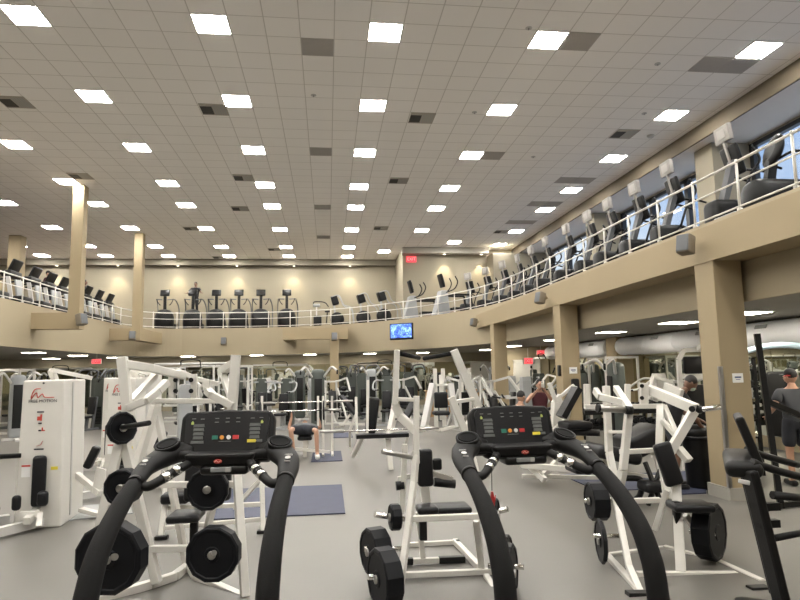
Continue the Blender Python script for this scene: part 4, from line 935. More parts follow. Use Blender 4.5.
# (prototype, px, floor py, turn, label)
put = []
def on(p, px, py, rz, label, grp=None):
    v = fl(px, py)
    if v.y > 30.5: v *= 30.5/v.y
    v.x, v.y = free(p, v.x, v.y); put.append(v); return place(p, USED, (v.x, v.y, 0), R(rz), label, grp)
on(S1, 262, 424, 10, 'dark green weight stack machine just right of the left console')
on(S1, 283, 428, -15, 'dark green weight stack machine behind the lying person')
on(TG, 318, 432, 5, 'tall dark green cable tower before the back column')
on(TG, 300, 420, 0, 'tall dark green tower with pale frame, left of the back column')
on(S3, 236, 418, 20, 'dark pulldown machine partly behind the left white machine')
on(PM, 212, 432, 160, 'white plate loaded machine seen through the left white machine frame')
on(PM, 246, 413, 170, 'white plate loaded machine beyond the dark green machines, left')
on(CC, 272, 409, 0, 'wide grey cable crossover frame left of the back column')
on(CC, 208, 408, 0, 'wide cable crossover frame behind the left white machine')
on(CC, 385, 408, 0, 'wide grey cable crossover frame right of the back column')
on(S2, 322, 415, 90, 'silver weight stack machine beside the back column foot')
on(S4, 225, 410, -20, 'white weight stack machine deep in the hall, left of centre')
on(TW, 372, 420, 10, 'grey cable tower first right of the back column')
on(S1, 387, 424, -10, 'dark weight stack machine right of the back column')
on(PM, 405, 420, 20, 'white plate loaded machine behind the left lever arm')
on(S3, 425, 414, 0, 'dark pulldown machine in line with the centre lever arms')
on(S4, 440, 412, 15, 'white weight stack machine between the two tall lever arms')
on(TW, 462, 416, -10, 'grey cable tower left of the right lever arm')
on(S1, 478, 424, 60, 'dark weight stack machine behind the right treadmill console')
on(PM, 455, 428, 180, 'white plate loaded machine behind the grey paired posts')
on(PM, 497, 440, 30, 'white plate loaded machine left of the farthest window side column')
on(S2, 512, 430, -90, 'silver weight stack machine beside the farthest window side column')
on(TG, 596, 425, -80, 'tall dark green tower behind the middle window side column')
on(S4, 640, 438, -100, 'white weight stack machine along the window side mirrors')
on(CC, 560, 416, -90, 'cable crossover frame along the window side mirrors')
on(PR, 615, 425, 90, 'white power rack along the window side mirrors, farther one')
on(PR, 8, 425, 0, 'white power rack at the far left edge of the hall')
on(TG, 28, 430, 20, 'tall dark green tower left of the nearest cabinet')
on(CC, 60, 412, 0, 'cable crossover frame seen over the nearest white cabinet')
on(S3, 118, 424, -20, 'dark pulldown machine seen between the white cabinets')
on(S1, 145, 430, 30, 'dark weight stack machine behind the second white cabinet')
on(PR, 165, 424, 0, 'white power rack behind the left white machine')
on(S2, 182, 440, 200, 'silver weight stack machine seen behind the left treadmill console')
on(S1, 340, 409, 0, 'distant dark weight stack machine right behind the back column foot')
on(S3, 352, 412, 0, 'distant dark pulldown machine right of the back column foot')
on(TW, 15, 440, 30, 'grey cable tower near the left picture edge')
on(S3, 85, 408, 0, 'distant dark pulldown machine above the second white cabinet')
on(S4, 135, 409, 0, 'distant white weight stack machine behind the left machines')
# more dense machines in view of the mirrors
on(S1, 530, 420, -70, 'dark weight stack machine by the white double door')
on(PM, 475, 412, 30, 'far white plate loaded machine before the white door')
# bench with tilted uprights and a long bar, centre
t = thing('incline_bench_press', 'grey and white bench press station with tall holed posts, centre left', 'bench', at(366, 450, 11.4)+Vector((0, 0, 0)))
t.location.z = 0; Lc = t.location
bars_at(t, WHITE, 'upright', [([(368, 380, 11.9), (367, 437, 11.8)], .05), ([(396, 398, 11.9), (388, 440, 11.6), (391, 470, 11.5)], .09), ([(356, 397, 12.2), (357, 437, 12.0)], .05)])
bars_at(t, WHITE, 'leg', [([(362, 437, 11.7), (353, 456, 13)], .08), ([(357, 412, 12.2), (350, 430, 12.2), (350, 446, 12.6)], .05), ([(408, 436, 11.5), (402, 457, 11.6)], .05), ([(390, 416, 11.8), (405, 418, 11.8)], .05)])
MB().bar(at(356, 436.5, 11.6)-Lc, at(408, 434.5, 11.6)-Lc, .28, .07).build('bench_pad', VINYL, t)
MB().rbox(at(372, 415, 12.1)-Lc, (.22, .2, .7), .05, (0, R(8), 0)).build('back_pad', VINYL, t)
barbell('long bare barbell resting across the centre bench station', at(380, 430, 11.35), 0, 0)
b2 = barbell('barbell with small dark plates on the rack over the lying person', at(292, 411, 13.9), 0, 1); b3 = barbell('upper bare barbell on the rack beside the back column', at(305, 402, 14.3), 0, 0)
# rack with thin white posts holding the bars, over the lying person
t = thing('bench_press', 'thin white posted bench press rack around the lying person', 'bench', (-.35, 14.4, 0))
for px in (262, 323, 332, 318): 
    p0 = at(px, 396, 14.3)-t.location; MB().bar((p0.x, p0.y, .03), (p0.x, p0.y, p0.z), .05).bar((p0.x, p0.y-.6, .03), (p0.x, p0.y+.3, .03), .05).build('post', WHITE, t)
MB().rbox((-.15, -.2, .43), (.32, 1.3, .09), .04).build('bench_pad', VINYL, t); MB().bar((-.15, -.75, .03), (-.15, -.75, .4), .08).build('bench_leg', WHITE, t); MB().bar((-.15, .3, .03), (-.15, .3, .4), .08).build('bench_leg', WHITE, t)
MB().bar(at(285, 448, 13.6)-t.location, at(330, 452, 13.6)-t.location, .06).build('floor_bar', WHITE, t)
# grey paired post machine
t = thing('leg_extension_machine', 'grey machine with paired leaning posts between the centre lever arms', 'weight machine', (3.1, 15.6, 0))
bars_at(t, LGREY, 'leaning_post', [([(433, 384, 15.6), (424, 428, 15.2)], .15), ([(450, 384, 15.6), (457, 428, 15.2)], .15)])
bars_at(t, WHITE, 'frame', [([(424, 426, 15.2), (440, 430, 15.1), (457, 426, 15.2)], .08), ([(441, 375, 15.8), (442, 420, 15.6)], .1), ([(434, 385, 15.6), (450, 385, 15.6)], .06)])
MB().rbox(at(441, 400, 15.4)-t.location, (.35, .1, .4), .04).build('back_pad', VINYL, t); MB().rbox(at(441, 413, 15.2)-t.location, (.4, .4, .1), .04).build('seat', VINYL, t)
# vertical white pillars machine
t = thing('functional_trainer', 'pale functional trainer with two pairs of slim upright posts', 'cable machine', (3.6, 20, 0))
for px in (435, 443, 461, 469): p0 = at(px, 376, 20)-t.location; MB().bar((p0.x, p0.y, 0), (p0.x, p0.y, 1.9), .12).build('post', WHITE, t)
MB().rbox((at(439, 380, 20.2)-t.location).xyz*1, (.3, .2, .5), .04).build('weight_cover', BLACK, t); MB().bar((at(435, 378, 20)-t.location), at(469, 378, 20)-t.location, .08).build('top_bar', BLACK, t)
# leg press with white carriage and black slanted pad
t = thing('leg_press', 'white leg press with long slanted black pad beyond the right console', 'weight machine', (3.9, 9.4, 0))
Lc = t.location
s = MB(); s.prism([(553, 402), (560, 394), (564, 404), (562, 416), (566, 430), (561, 437), (553, 427)], (0, 0, 0), (1, 0, 0), (0, 1, 0), (0, 0, 1)); 
for v in s.b.verts: 
    d = .10 if v.co.z > .5 else 0; q = at(v.co.x, v.co.y, 9.6); v.co = q-Lc+Vector((0, d, 0))
s.build('carriage_plate', WHITE, t)
bars_at(t, WHITE, 'frame', [([(549, 383, 9.4), (556, 402, 9.4), (554, 425, 9.4)], .06), ([(574, 385, 9.4), (561, 396, 9.4)], .05), ([(575, 386, 9.4), (566, 420, 9.4), (552, 432, 9.4)], .07), ([(556, 432, 9.3), (592, 455, 9.0)], .08), ([(520, 465, 9.6), (600, 472, 9.2)], .09), ([(525, 462, 9.8), (545, 480, 9.4)], .08), ([(556, 462, 9.8), (540, 478, 9.6)], .07), ([(522, 476, 9.8), (620, 478, 9.4)], .06)])
MB().bar(at(577, 388, 9.2)-Lc, at(561, 417, 9.2)-Lc, .26, .09, (0, 0, 1)).build('back_pad', VINYL, t)
MB().rbox(at(575, 425, 9.2)-Lc, (.42, .42, .12), .04).build('seat', VINYL, t); MB().cyl(at(567, 432, 9.2)-Lc, at(600, 433, 9.0)-Lc, .05).build('roller', BLACK, t)
MB().rbox(at(590, 468, 8.6)-Lc, (.6, .45, .1), .04).build('foot_board', VINYL, t)
# black cycle-like machine behind the right machine
t = thing('lying_leg_curl', 'black and white leg curl bench behind the right white machine', 'weight machine', (4.1, 8.3, 0))
Lc = t.location
MB().rbox(at(612, 453, 8.2)-Lc, (.62, .6, .18), .07, (0, R(12), 0)).rbox(at(640, 440, 8.4)-Lc, (.55, .6, .3), .06, (0, R(-22), 0)).build('body_pad', VINYL, t)
MB().tube([at(625, 478, 8.0)-Lc, at(641, 480, 8.0)-Lc, at(640, 495, 7.9)-Lc, at(632, 502, 7.8)-Lc], .04).build('grip_loop', BLACK, t)
bars_at(t, WHITE, 'frame', [([(596, 452, 8.3), (660, 452, 8.3)], .08), ([(605, 453, 8.3), (604, 500, 7.9)], .06), ([(655, 450, 8.3), (665, 505, 8.0)], .06), ([(600, 470, 8.2), (660, 478, 8.2)], .05)])
MB().rbox(at(652, 486, 7.8)-Lc, (.3, .3, .14), .05).build('seat', VINYL, t); bars_at(t, BLACK, 'link', [([(645, 462, 7.9), (660, 500, 7.7)], .05), ([(660, 470, 7.9), (648, 505, 7.7)], .05)])
# white A-frame bench behind the left treadmill
t = thing('preacher_bench', 'low white-framed bench behind the left machine, on black feet', 'bench', (-1.35, 7.55, 0))
bars_at(t, WHITE, 'leg', [([(166, 500, 7.6), (161, 536, 7.45)], .06), ([(262, 478, 7.7), (263, 531, 7.5)], .055), ([(262, 478, 7.7), (234, 508, 7.9)], .05), ([(163, 478, 7.7), (166, 502, 7.6)], .05)])
bars_at(t, WHITE, 'crossbar', [([(166, 508, 7.6), (264, 504, 7.6)], .05), ([(163, 528, 7.5), (262, 519, 7.6)], .045)])
bars_at(t, BLACK, 'foot', [([(155, 538, 7.42), (168, 537, 7.42)], .08, .04), ([(257, 532, 7.48), (269, 532, 7.48)], .08, .04)])
MB().rbox(at(177, 497, 7.6)-t.location, (.32, .3, .12), .04).build('pad', VINYL, t); MB().bar(at(168, 488, 7.65)-t.location, at(186, 486, 7.65)-t.location, .06).build('chrome_bar', CHROME, t)
# tree of dark medicine balls beside the column
t = thing('ball_rack', 'narrow black rack of stacked dark balls beside the back column', 'rack', at(344, 412, 24.5)*1)
t.location.z = 0
MB().bar((-.18, 0, 0), (-.18, 0, 1.25), .05).bar((.18, 0, 0), (.18, 0, 1.25), .05).bar((-.3, 0, .03), (.3, 0, .03), .3, .06).build('rack_frame', BLACK, t)
for k in range(6):
    o = MB().ell((0, 0, 0), (.13, .13, .1)).build('medicine_ball', PLATE, loc=(t.location.x, t.location.y-.03, .18+k*.2)); tag(o, 'dark ball on the narrow rack, %s from the floor' % ORD[k], 'ball', 'balls on the narrow rack')
    MB().box((0, 0, .09+k*.2), (.36, .28, .012)).build('shelf', LGREY, t)

# dumbbell racks with dumbbells along the window side
def dumb_proto():
    t = thing('dumbbell', 'x', 'dumbbell'); MB().cyl((0, -.07, 0), (0, .07, 0), .016, seg=8).build('grip', CHROME, t)
    for sy in (-1, 1): MB().lathe([(.055, 0), (.07, .012), (.07, .07), (.055, .082)], (0, sy*.065, 0), (0, sy, 0), 8, True).build('head', PLATE, t)
    return t
DB = dumb_proto()
rk = thing('dumbbell_rack', 'long black two-tier dumbbell rack between the right columns', 'rack', (7.75, 14.2, 0), R(0))
for z, y in ((.45, -.1), (.80, .1)): MB().box((0, y, z), (3.3, .42, .03), (R(18), 0, 0)).box((0, y-.2, z-.04), (3.3, .03, .1)).build('tier', BLACK, rk)
for x in (-1.55, 0, 1.55): MB().bar((x, .25, 0), (x, .15, 1.0), .06).bar((x, -.35, .03), (x, .3, .03), .06).build('rack_leg', BLACK, rk)
for r_, (z, y) in enumerate(((.56, -.1), (.91, .1))):
    for k in range(18):
        place(DB, USED, (7.75-1.53+k*.18, 14.2+y, z), R(90*0), 'black dumbbell on the %s tier of the long rack, %s along it' % (('lower', 'upper')[r_], (ORD[k] if k < 15 else ['sixteenth', 'seventeenth', 'eighteenth'][k-15])), 'dumbbells on the long rack')

# tall white cable station and black bin by the nearest column
t = thing('lat_pulldown', 'tall white pulldown machine behind the masked person', 'weight machine', tuple(Vector((at(705, 420, 10.2).x, 10.2, 0))), R(-12))
for sx in (-1, 1): MB().bars([(sx*.36, .1, 0), (sx*.34, .1, 1.95), (sx*.24, .1, 2.12), (0, .1, 2.14)], .07).build('side_frame', WHITE, t)
MB().bar((-.34, .1, 1.65), (.34, .1, 1.65), .09).build('cross_member', WHITE, t); MB().bar((0, .1, 2.12), (.05, -.3, 2.3), .08).build('pulley_arm', WHITE, t); MB().bar((0, .4, .04), (0, -.8, .04), .08).build('floor_beam', WHITE, t)
MB().rbox((0, .15, 1.85), (.5, .12, .32), .04).build('top_cover', BLACK, t); MB().rbox((0, .16, .9), (.46, .16, 1.2), .04).build('weight_stack', BLACK, t)
MB().rbox((0, -.5, .5), (.38, .36, .08), .03).build('seat', VINYL, t); MB().bar((0, -.45, .04), (0, -.45, .46), .08).build('seat_post', WHITE, t)
t = thing('trash_bin', 'tall black round bin beside the nearest right column', 'bin', tuple(fl(706, 489)+Vector((-.03, .1, 0))))
MB().lathe([(.16, 0), (.18, .05), (.21, .78), (.22, .80), (.22, .86), (.20, .90), (.12, .94)], seg=24).build('bin_body', BLACK, t); MB().lathe([(.225, .74), (.225, .78)], seg=24).build('lid_rim', GLOSSB, t)
# right of the column: racks, blue-white machine and black posts
t = thing('weight_tree', 'upright rack of hanging handles right of the nearest column', 'rack', (6.9, 9.6, 0))
for sx in (-1, 1): MB().bar((sx*.3, 0, 0), (sx*.3, 0, 1.95), .05).build('post', BLACK if sx > 0 else WOOD, t)
for k in range(6):
    MB().bar((-.3, 0, .35+k*.28), (.3, 0, .35+k*.28), .04).build('shelf_bar', BLACK, t)
    MB().cyl((-.15+.07*(k % 3), -.16, .42+k*.28), (.12, -.16, .42+k*.28), .045).build('stored_handle', CHROME if k % 2 else PLATE, t)
t = thing('plate_loaded_machine', 'pale blue-white tubular machine above the capped man', 'weight machine', (8.2, 10.6, 0), R(-30))
MB().tube([(-.45, 0, 0), (-.45, 0, 1.8), (-.1, 0, 2.15), (.6, 0, 2.15), (.8, 0, 1.8), (.8, 0, 0)], .06).build('tube_frame', mat('pale_blue_coat', (.45, .58, .68), .35), t)
MB().bar((-.45, -.4, .04), (-.45, .4, .04), .08).bar((.8, -.4, .04), (.8, .4, .04), .08).build('foot_beam', WHITE, t); MB().rbox((.2, .1, 1.1), (.4, .12, 1.2), .05).build('weight_stack', BLACK, t)
t = thing('smith_machine', 'tall black posted rack before the capped man', 'rack', tuple(fl(781, 508)), R(-25))
MB().bar((0, 0, 0), (-.10, 0, 2.25), .07).build('near_post', BLACK, t); MB().bar((.75, .5, 0), (.72, .5, 2.25), .07).build('far_post', BLACK, t)
MB().bar((0, 0, .04), (.75, .5, .04), .07).build('floor_bar', BLACK, t); MB().bar((-.05, 0, 1.35), (.72, .5, 1.0), .07).build('cross_bar', BLACK, t); MB().bar((-.3, -.3, .03), (.3, .3, .03), .07).build('foot', BLACK, t)
on(S2, 775, 462, -60, 'silver weight stack machine beyond the black rack, far right')
on(PM, 755, 455, -40, 'white plate loaded machine seen right of the nearest column')
# medium wood panel / desk
t = thing('reception_desk', 'low tan wooden desk behind the right lever arm', 'desk', (5.1, 24.5, 0))
MB().rbox((0, 0, .5), (2.3, .6, 1.0), .02).build('desk_body', WOOD, t); MB().rbox((0, 0, 1.02), (2.4, .7, .05), .02).build('desk_top', WOOD, t)

# rubber mats
def mat_obj(label, pts):
    s = MB(); n = len(pts); s._mesh([(*p, .003) for p in pts]+[(*p, .016) for p in pts], [tuple(range(n))[::-1], tuple(range(n, 2*n))]+[(i, (i+1) % n, n+(i+1) % n, n+i) for i in range(n)])
    return tag(s.build('rubber_mat', BLUEM), label, 'mat', None)
mat_obj('large blue rubber mat on the open floor behind the left treadmill', [(-1.55, 8.25), (.22, 8.25), (.22, 10.3), (-1.55, 10.3)])
mat_obj('small blue mat by the lying person bench', [(-.35, 13.0), (.30, 13.0), (.30, 14.6), (-.35, 14.6)])
mat_obj('small blue mat farther back beside the column', [(.1, 17.5), (.7, 17.5), (.7, 18.9), (.1, 18.9)])
mat_obj('blue mat behind the leg press, right of centre', [(4.0, 8.9), (5.0, 8.9), (5.0, 10.4), (4.0, 10.4)])
mat_obj('blue mat under the masked person', [(4.95, 8.45), (5.42, 8.45), (6.6, 10.2), (5.0, 10.2)])

# paper notices and dispensers on the right columns
def notice(label, loc, rz, w=.2, h=.13):
    t = thing('paper_notice', label, 'notice', loc, rz); MB().box((0, 0, 0), (w, .006, h)).build('sheet', PAPER, t)
    s = MB(); s.box((0, -.005, .01), (w*.6, .003, h*.16)).box((0, -.005, -.022), (w*.4, .003, h*.06)); s.build('printed_lines', BLUEINK, t); return t
notice('white paper notice on the nearest right column', (5.70, 7.944, 1.66), 0, .16, .13)
notice('white paper notice on the middle right column', (5.72, 13.744, 1.78), 0, .19, .15)
t = thing('hand_dispenser', 'black wipes dispenser on the middle right column', 'dispenser', (5.72, 13.67, 1.42)); MB().rbox((0, 0, 0), (.17, .14, .34), .04).build('dispenser_body', BLACK, t); MB().rbox((0, -.07, -.1), (.1, .02, .08), .01).build('outlet', MGREY, t)
tag(MB().rbox((5.44, 13.9, 1.78), (.05, .14, .26), .02).build('wall_phone', BLACK), 'small black box on the side face of the middle right column', 'phone')
tag(MB().rbox((10.28, 13.985, 4.75), (.14, .03, .14), .01).build('alarm_box', INK), 'tiny dark socket box on the big window pier', 'box')

# distant machines under the left and back galleries
for k, (p, x, y, rz) in enumerate(((S1, -10.5, 24.5, 20), (S3, -12.4, 26, -10), (TG, -14.5, 27, 0), (S2, -9.0, 28.5, 10), (PM, -13.0, 21.5, 30), (S4, -16.5, 26, -30), (S1, -11.2, 18.0, 60), (TW, -14.8, 22.5, 20), (S3, -8.2, 22.5, -30), (PR, -10.3, 21.2, 0))):
    x, y = free(p, x, y); place(p, USED, (x, y, 0), R(rz), 'distant gym machine under the left gallery, %s of the scattered ones there' % ORD[k], 'machines under the left gallery')
for k, (p, x, y, rz) in enumerate(((S1, -4.6, 25.5, 0), (S4, -2.6, 27.8, 20), (PM, -.9, 25.0, 160), (S3, 1.6, 24.6, 10), (TG, 2.7, 28.2, 0), (S2, -6.3, 27.8, -20), (CC, -5.8, 22.6, 0), (PR, -2.4, 22.4, 0), (FB, .9, 20.5, 60), (FB, 2.3, 18.2, -50), (S1, 4.5, 21.3, 80), (PM, .2, 22.4, 10))):
    x, y = free(p, x, y); place(p, USED, (x, y, 0), R(rz), 'distant gym machine before the back mirror wall, %s of the crowded middle ones' % ORD[k], 'machines before the back mirrors')
for k, (p, x, y, rz) in enumerate(((S1, 7.6, 17.8, -90), (S3, 8.3, 22.5, -80), (PM, 7.2, 21.0, -90), (S4, 6.9, 26.5, -60), (TG, 8.4, 12.0, -90), (S2, 8.5, 19.9, -90))):
    x, y = free(p, x, y); place(p, USED, (x, y, 0), R(rz), 'gym machine along the window side mirror wall, %s one of the row' % ORD[k], 'machines along the window side mirrors')

# ================================================================ PEOPLE
def skinmesh(name, verts, edges, radii, m, parent, sub=2, root=0):
    me = bpy.data.meshes.new(name); me.from_pydata([tuple(v) for v in verts], edges, []); me.materials.append(m)
    o = bpy.data.objects.new(name, me); COL.objects.link(o); o.parent = parent
    sk = o.modifiers.new('skin', 'SKIN'); sk.use_smooth_shade = True; sk.branch_smoothing = .4
    lay = me.skin_vertices[0].data if me.skin_vertices else None
    if lay is None:
        bm = bmesh.new(); bm.from_mesh(me); bm.verts.layers.skin.verify(); bm.to_mesh(me); bm.free(); lay = me.skin_vertices[0].data
    for i, r in enumerate(radii): lay[i].radius = r if isinstance(r, tuple) else (r, r); lay[i].use_root = (i == root)
    sb = o.modifiers.new('sub', 'SUBSURF'); sb.levels = sub; sb.render_levels = sub
    return o
def person(label, loc, rz, J, skin=SKIN, shirt=None, pants=None, hair=HAIR, shorts=True, sleeves=True, cap=None, mask=None, shoe=None, s=1.0, hands=True):
    """J: joint positions in the figure's frame, facing -y"""
    t = thing('person', label, 'person', loc, rz); t.scale = (s, s, s)
    V = {k: Vector(v) for k, v in J.items()}
    n = (V['head']-V['neck']).normalized()
    names = ['pelvis', 'waist', 'chest', 'neck', 'head0']; V['head0'] = V['neck']+n*.08
    vs = [V[k] for k in names]; rs = [(.14, .115), (.125, .105), (.15, .115), .058, .055]; es = [(0, 1), (1, 2), (2, 3), (3, 4)]
    idx = {k: i for i, k in enumerate(names)}
    for sd in 'lr':
        for chain, rr, root in (((sd+'sh', sd+'el', sd+'wr', sd+'ha'), (.058, .043, .028, .034), 'chest'), ((sd+'hip', sd+'kn', sd+'an', sd+'toe'), (.088, .058, .040, .036), 'pelvis')):
            prev = idx[root]
            for k, r in zip(chain, rr): vs.append(V[k]); rs.append(r); es.append((prev, len(vs)-1)); prev = len(vs)-1; idx[k] = prev
            if hands and chain[-1].endswith('ha'):
                d = (V[sd+'ha']-V[sd+'wr']).normalized(); u = Vector((0, 0, 1)) if abs(d.z) < .8 else Vector((1, 0, 0)); a = d.cross(u).normalized(); c = a.cross(d)
                for q, (off_, ln) in enumerate(((-.027, .065), (-.009, .078), (.010, .072), (.028, .055))):
                    b0 = V[sd+'ha']+d*.025+a*off_; b1 = b0+d*ln*.55; b2 = b1+(d*.7-c*.7)*ln*.45
                    for r, p in ((.010, b0), (.009, b1), (.008, b2)): vs.append(p); rs.append(r); es.append((prev if r == .010 else len(vs)-2, len(vs)-1))
                th = V[sd+'ha']-a*.035; th2 = th+(d*.7-a*.7)*.045
                vs.append(th); rs.append(.012); es.append((prev, len(vs)-1)); vs.append(th2); rs.append(.010); es.append((len(vs)-2, len(vs)-1))
    body = skinmesh('body', vs, es, rs, skin, t)
    # head with face, ears
    z = n; f0 = J.get('look', (0, -1, 0)); y = -(Vector(f0)-z*Vector(f0).dot(z)).normalized(); x = y.cross(z); M = Matrix((x, y, z)).transposed(); c = V['head']
    h = MB(); T = bmesh.new(); bmesh.ops.create_uvsphere(T, u_segments=20, v_segments=14, radius=1); T.verts.index_update()
    def hp(v):
        p = Vector((v.x*.076, v.y*.095, v.z*.118))
        if v.z < -.2: p.x *= 1-(-v.z-.2)*.35; p.y = p.y*(1-(-v.z-.2)*.25)-(.012 if v.y < 0 else 0)
        return p
    h._mesh([c+M@hp(v.co) for v in T.verts], [[v.index for v in f.verts] for f in T.faces], True); T.free()
    R3 = lambda p: c+M@Vector(p)
    h.cyl(R3((0, -.088, .012)), R3((0, -.112, -.022)), .009, .015, 8); h.ell(R3((0, -.088, -.052)), (.024, .01, .008))
    for sx in (-1, 1): h.ell(R3((sx*.077, .005, -.005)), (.012, .02, .032)); h.ell(R3((sx*.03, -.088, .014)), (.016, .006, .008))
    hd = h.build('head', skin, t)
    e = MB()
    for sx in (-1, 1): e.ell(R3((sx*.03, -.093, .014)), (.009, .005, .006), None, 8); e.bar(R3((sx*.018, -.093, .034)), R3((sx*.044, -.088, .036)), .006)
    e.build('eyes', HAIR, hd)
    if hair:
        k = MB(); k.ell(R3((0, .018, .036)), (.084, .094, .098)); k.build('hair', hair, hd)
    if cap: MB().ell(R3((0, .008, .052)), (.088, .104, .082)).ell(R3((0, -.10, .045)), (.07, .07, .012)).build('cap', cap, t); MB().lathe([(.089, 0), (.091, .012), (.088, .024)], R3((0, .01, .0)), z, 18).build('cap_band', RED, t)
    if mask: MB().ell(R3((0, -.062, -.045)), (.062, .052, .042)).build('face_mask', mask, t)
    if shirt:
        nm = ['waist0', 'waist', 'chest', 'neck0']; V['waist0'] = V['pelvis'].lerp(V['waist'], -.6); V['neck0'] = V['chest'].lerp(V['neck'], .72)
        vv = [V[k] for k in nm]; rr = [(.19, .16), (.175, .15), (.195, .15), .082]; ee = [(0, 1), (1, 2), (2, 3)]
        for sd in 'lr':
            vv.append(V[sd+'sh']); rr.append(.085); ee.append((2, len(vv)-1))
            if sleeves: vv.append(V[sd+'sh'].lerp(V[sd+'el'], .7)); rr.append(.078); ee.append((len(vv)-2, len(vv)-1))
        skinmesh('shirt', vv, ee, rr, shirt, t, root=0)
    if pants:
        vv = [V['pelvis'].lerp(V['waist'], .8), V['pelvis']]; rr = [(.165, .14), (.185, .16)]; ee = [(0, 1)]
        for sd in 'lr':
            vv.append(V[sd+'hip']); rr.append(.12); ee.append((1, len(vv)-1)); vv.append(V[sd+'hip'].lerp(V[sd+'kn'], .85)); rr.append(.10 if shorts else .08); ee.append((len(vv)-2, len(vv)-1))
            if not shorts: vv.append(V[sd+'kn']); rr.append(.072); ee.append((len(vv)-2, len(vv)-1)); vv.append(V[sd+'an']); rr.append(.056); ee.append((len(vv)-2, len(vv)-1))
        skinmesh('shorts' if shorts else 'trousers', vv, ee, rr, pants, t, root=1)
    for sd in 'lr':
        a, b_ = V[sd+'an'], V[sd+'toe']; d = (b_-a); q = MB(); mid = a.lerp(b_, .45)
        d2 = Vector((d.x, d.y, 0)); ang = math.atan2(d2.y, d2.x) if d2.length > .03 else 0
        pitch = math.atan2(d.z+.04, d2.length) if d2.length > .03 else -PI/2
        q.rbox(mid+Vector((0, 0, -.02)), (.29, .10, .09), .04, (0, -pitch*.6, ang)); q.build('shoe', shoe or BLACK, t)
    return t
STAND = dict(pelvis=(0, 0, .95), waist=(0, .0, 1.12), chest=(0, .0, 1.36), neck=(0, .01, 1.50), head=(0, -.01, 1.64),
             lsh=(.18, 0, 1.42), lel=(.24, .03, 1.14), lwr=(.25, -.06, .90), lha=(.25, -.09, .82), rsh=(-.18, 0, 1.42), rel=(-.24, .03, 1.14), rwr=(-.25, -.06, .90), rha=(-.25, -.09, .82),
             lhip=(.09, 0, .90), lkn=(.10, -.02, .49), lan=(.10, .02, .08), ltoe=(.11, -.15, .04), rhip=(-.09, 0, .90), rkn=(-.10, -.02, .49), ran=(-.10, .02, .08), rtoe=(-.11, -.15, .04))
TEE = mat('dark_tee', (.012, .012, .014), .85); GTEE = mat('charcoal_tee', (.045, .048, .055), .85); MAROON = mat('maroon_top', (.06, .01, .015), .8)
NAVY = mat('dark_shorts', (.014, .016, .022), .85); MASK = mat('pale_green_mask', (.38, .48, .43), .7); GREYC = mat('grey_sweatshirt', (.12, .125, .13), .85); WSHOE = mat('white_shoe', (.6, .6, .58), .5)
# masked person leaning over the bin, turned to the right
J = dict(STAND, chest=(0, -.16, 1.33), waist=(0, -.04, 1.13), neck=(0, -.25, 1.46), head=(0, -.35, 1.57), look=(0, -.75, -.65),
         lsh=(.18, -.16, 1.40), lel=(.22, -.28, 1.12), lwr=(.10, -.46, 1.02), lha=(.07, -.53, .98), rsh=(-.18, -.16, 1.40), rel=(-.22, -.26, 1.12), rwr=(-.10, -.42, .93), rha=(-.06, -.49, .88),
         rkn=(-.12, -.04, .49), ran=(-.13, .04, .08), rtoe=(-.13, -.13, .04), lkn=(.12, -.1, .49), lan=(.14, -.06, .08), ltoe=(.15, -.23, .04))
v = fl(690, 490)
person('masked person in dark tee and shorts bending over the black bin', (v.x-.16, v.y+.15, 0), R(78), J, skin=SKIND, shirt=TEE, pants=NAVY, mask=MASK)
# man in a cap seen from behind
J = dict(STAND, lel=(.30, .06, 1.18), lwr=(.30, -.16, 1.05), lha=(.29, -.22, 1.02), rel=(-.28, .04, 1.16), rwr=(-.28, -.16, 1.02), rha=(-.27, -.22, 1.0), look=(.5, -1, 0))
p = at(790, 372, 8.7)
person('man in red and black cap and charcoal tee seen from behind, right edge', (p.x, p.y, 0), R(165), J, shirt=GTEE, pants=NAVY, cap=TEE)
# seated people
SIT = dict(pelvis=(0, 0, .55), waist=(0, 0, .73), chest=(0, -.03, .98), neck=(0, -.04, 1.12), head=(0, -.07, 1.26), lsh=(.18, -.02, 1.04), lel=(.23, -.12, .80), lwr=(.16, -.36, .72), lha=(.13, -.43, .70), rsh=(-.18, -.02, 1.04), rel=(-.23, -.12, .80), rwr=(-.16, -.36, .72), rha=(-.13, -.43, .70),
           lhip=(.09, -.04, .54), lkn=(.12, -.46, .52), lan=(.12, -.48, .09), ltoe=(.13, -.64, .04), rhip=(-.09, -.04, .54), rkn=(-.12, -.46, .52), ran=(-.12, -.48, .09), rtoe=(-.13, -.64, .04))
JP = dict(SIT, lel=(.30, -.10, .86), lwr=(.12, -.26, 1.08), lha=(.05, -.30, 1.16), rel=(-.32, -.05, .86), rwr=(-.14, -.24, 1.10), rha=(-.08, -.29, 1.17))
# person holding a phone up

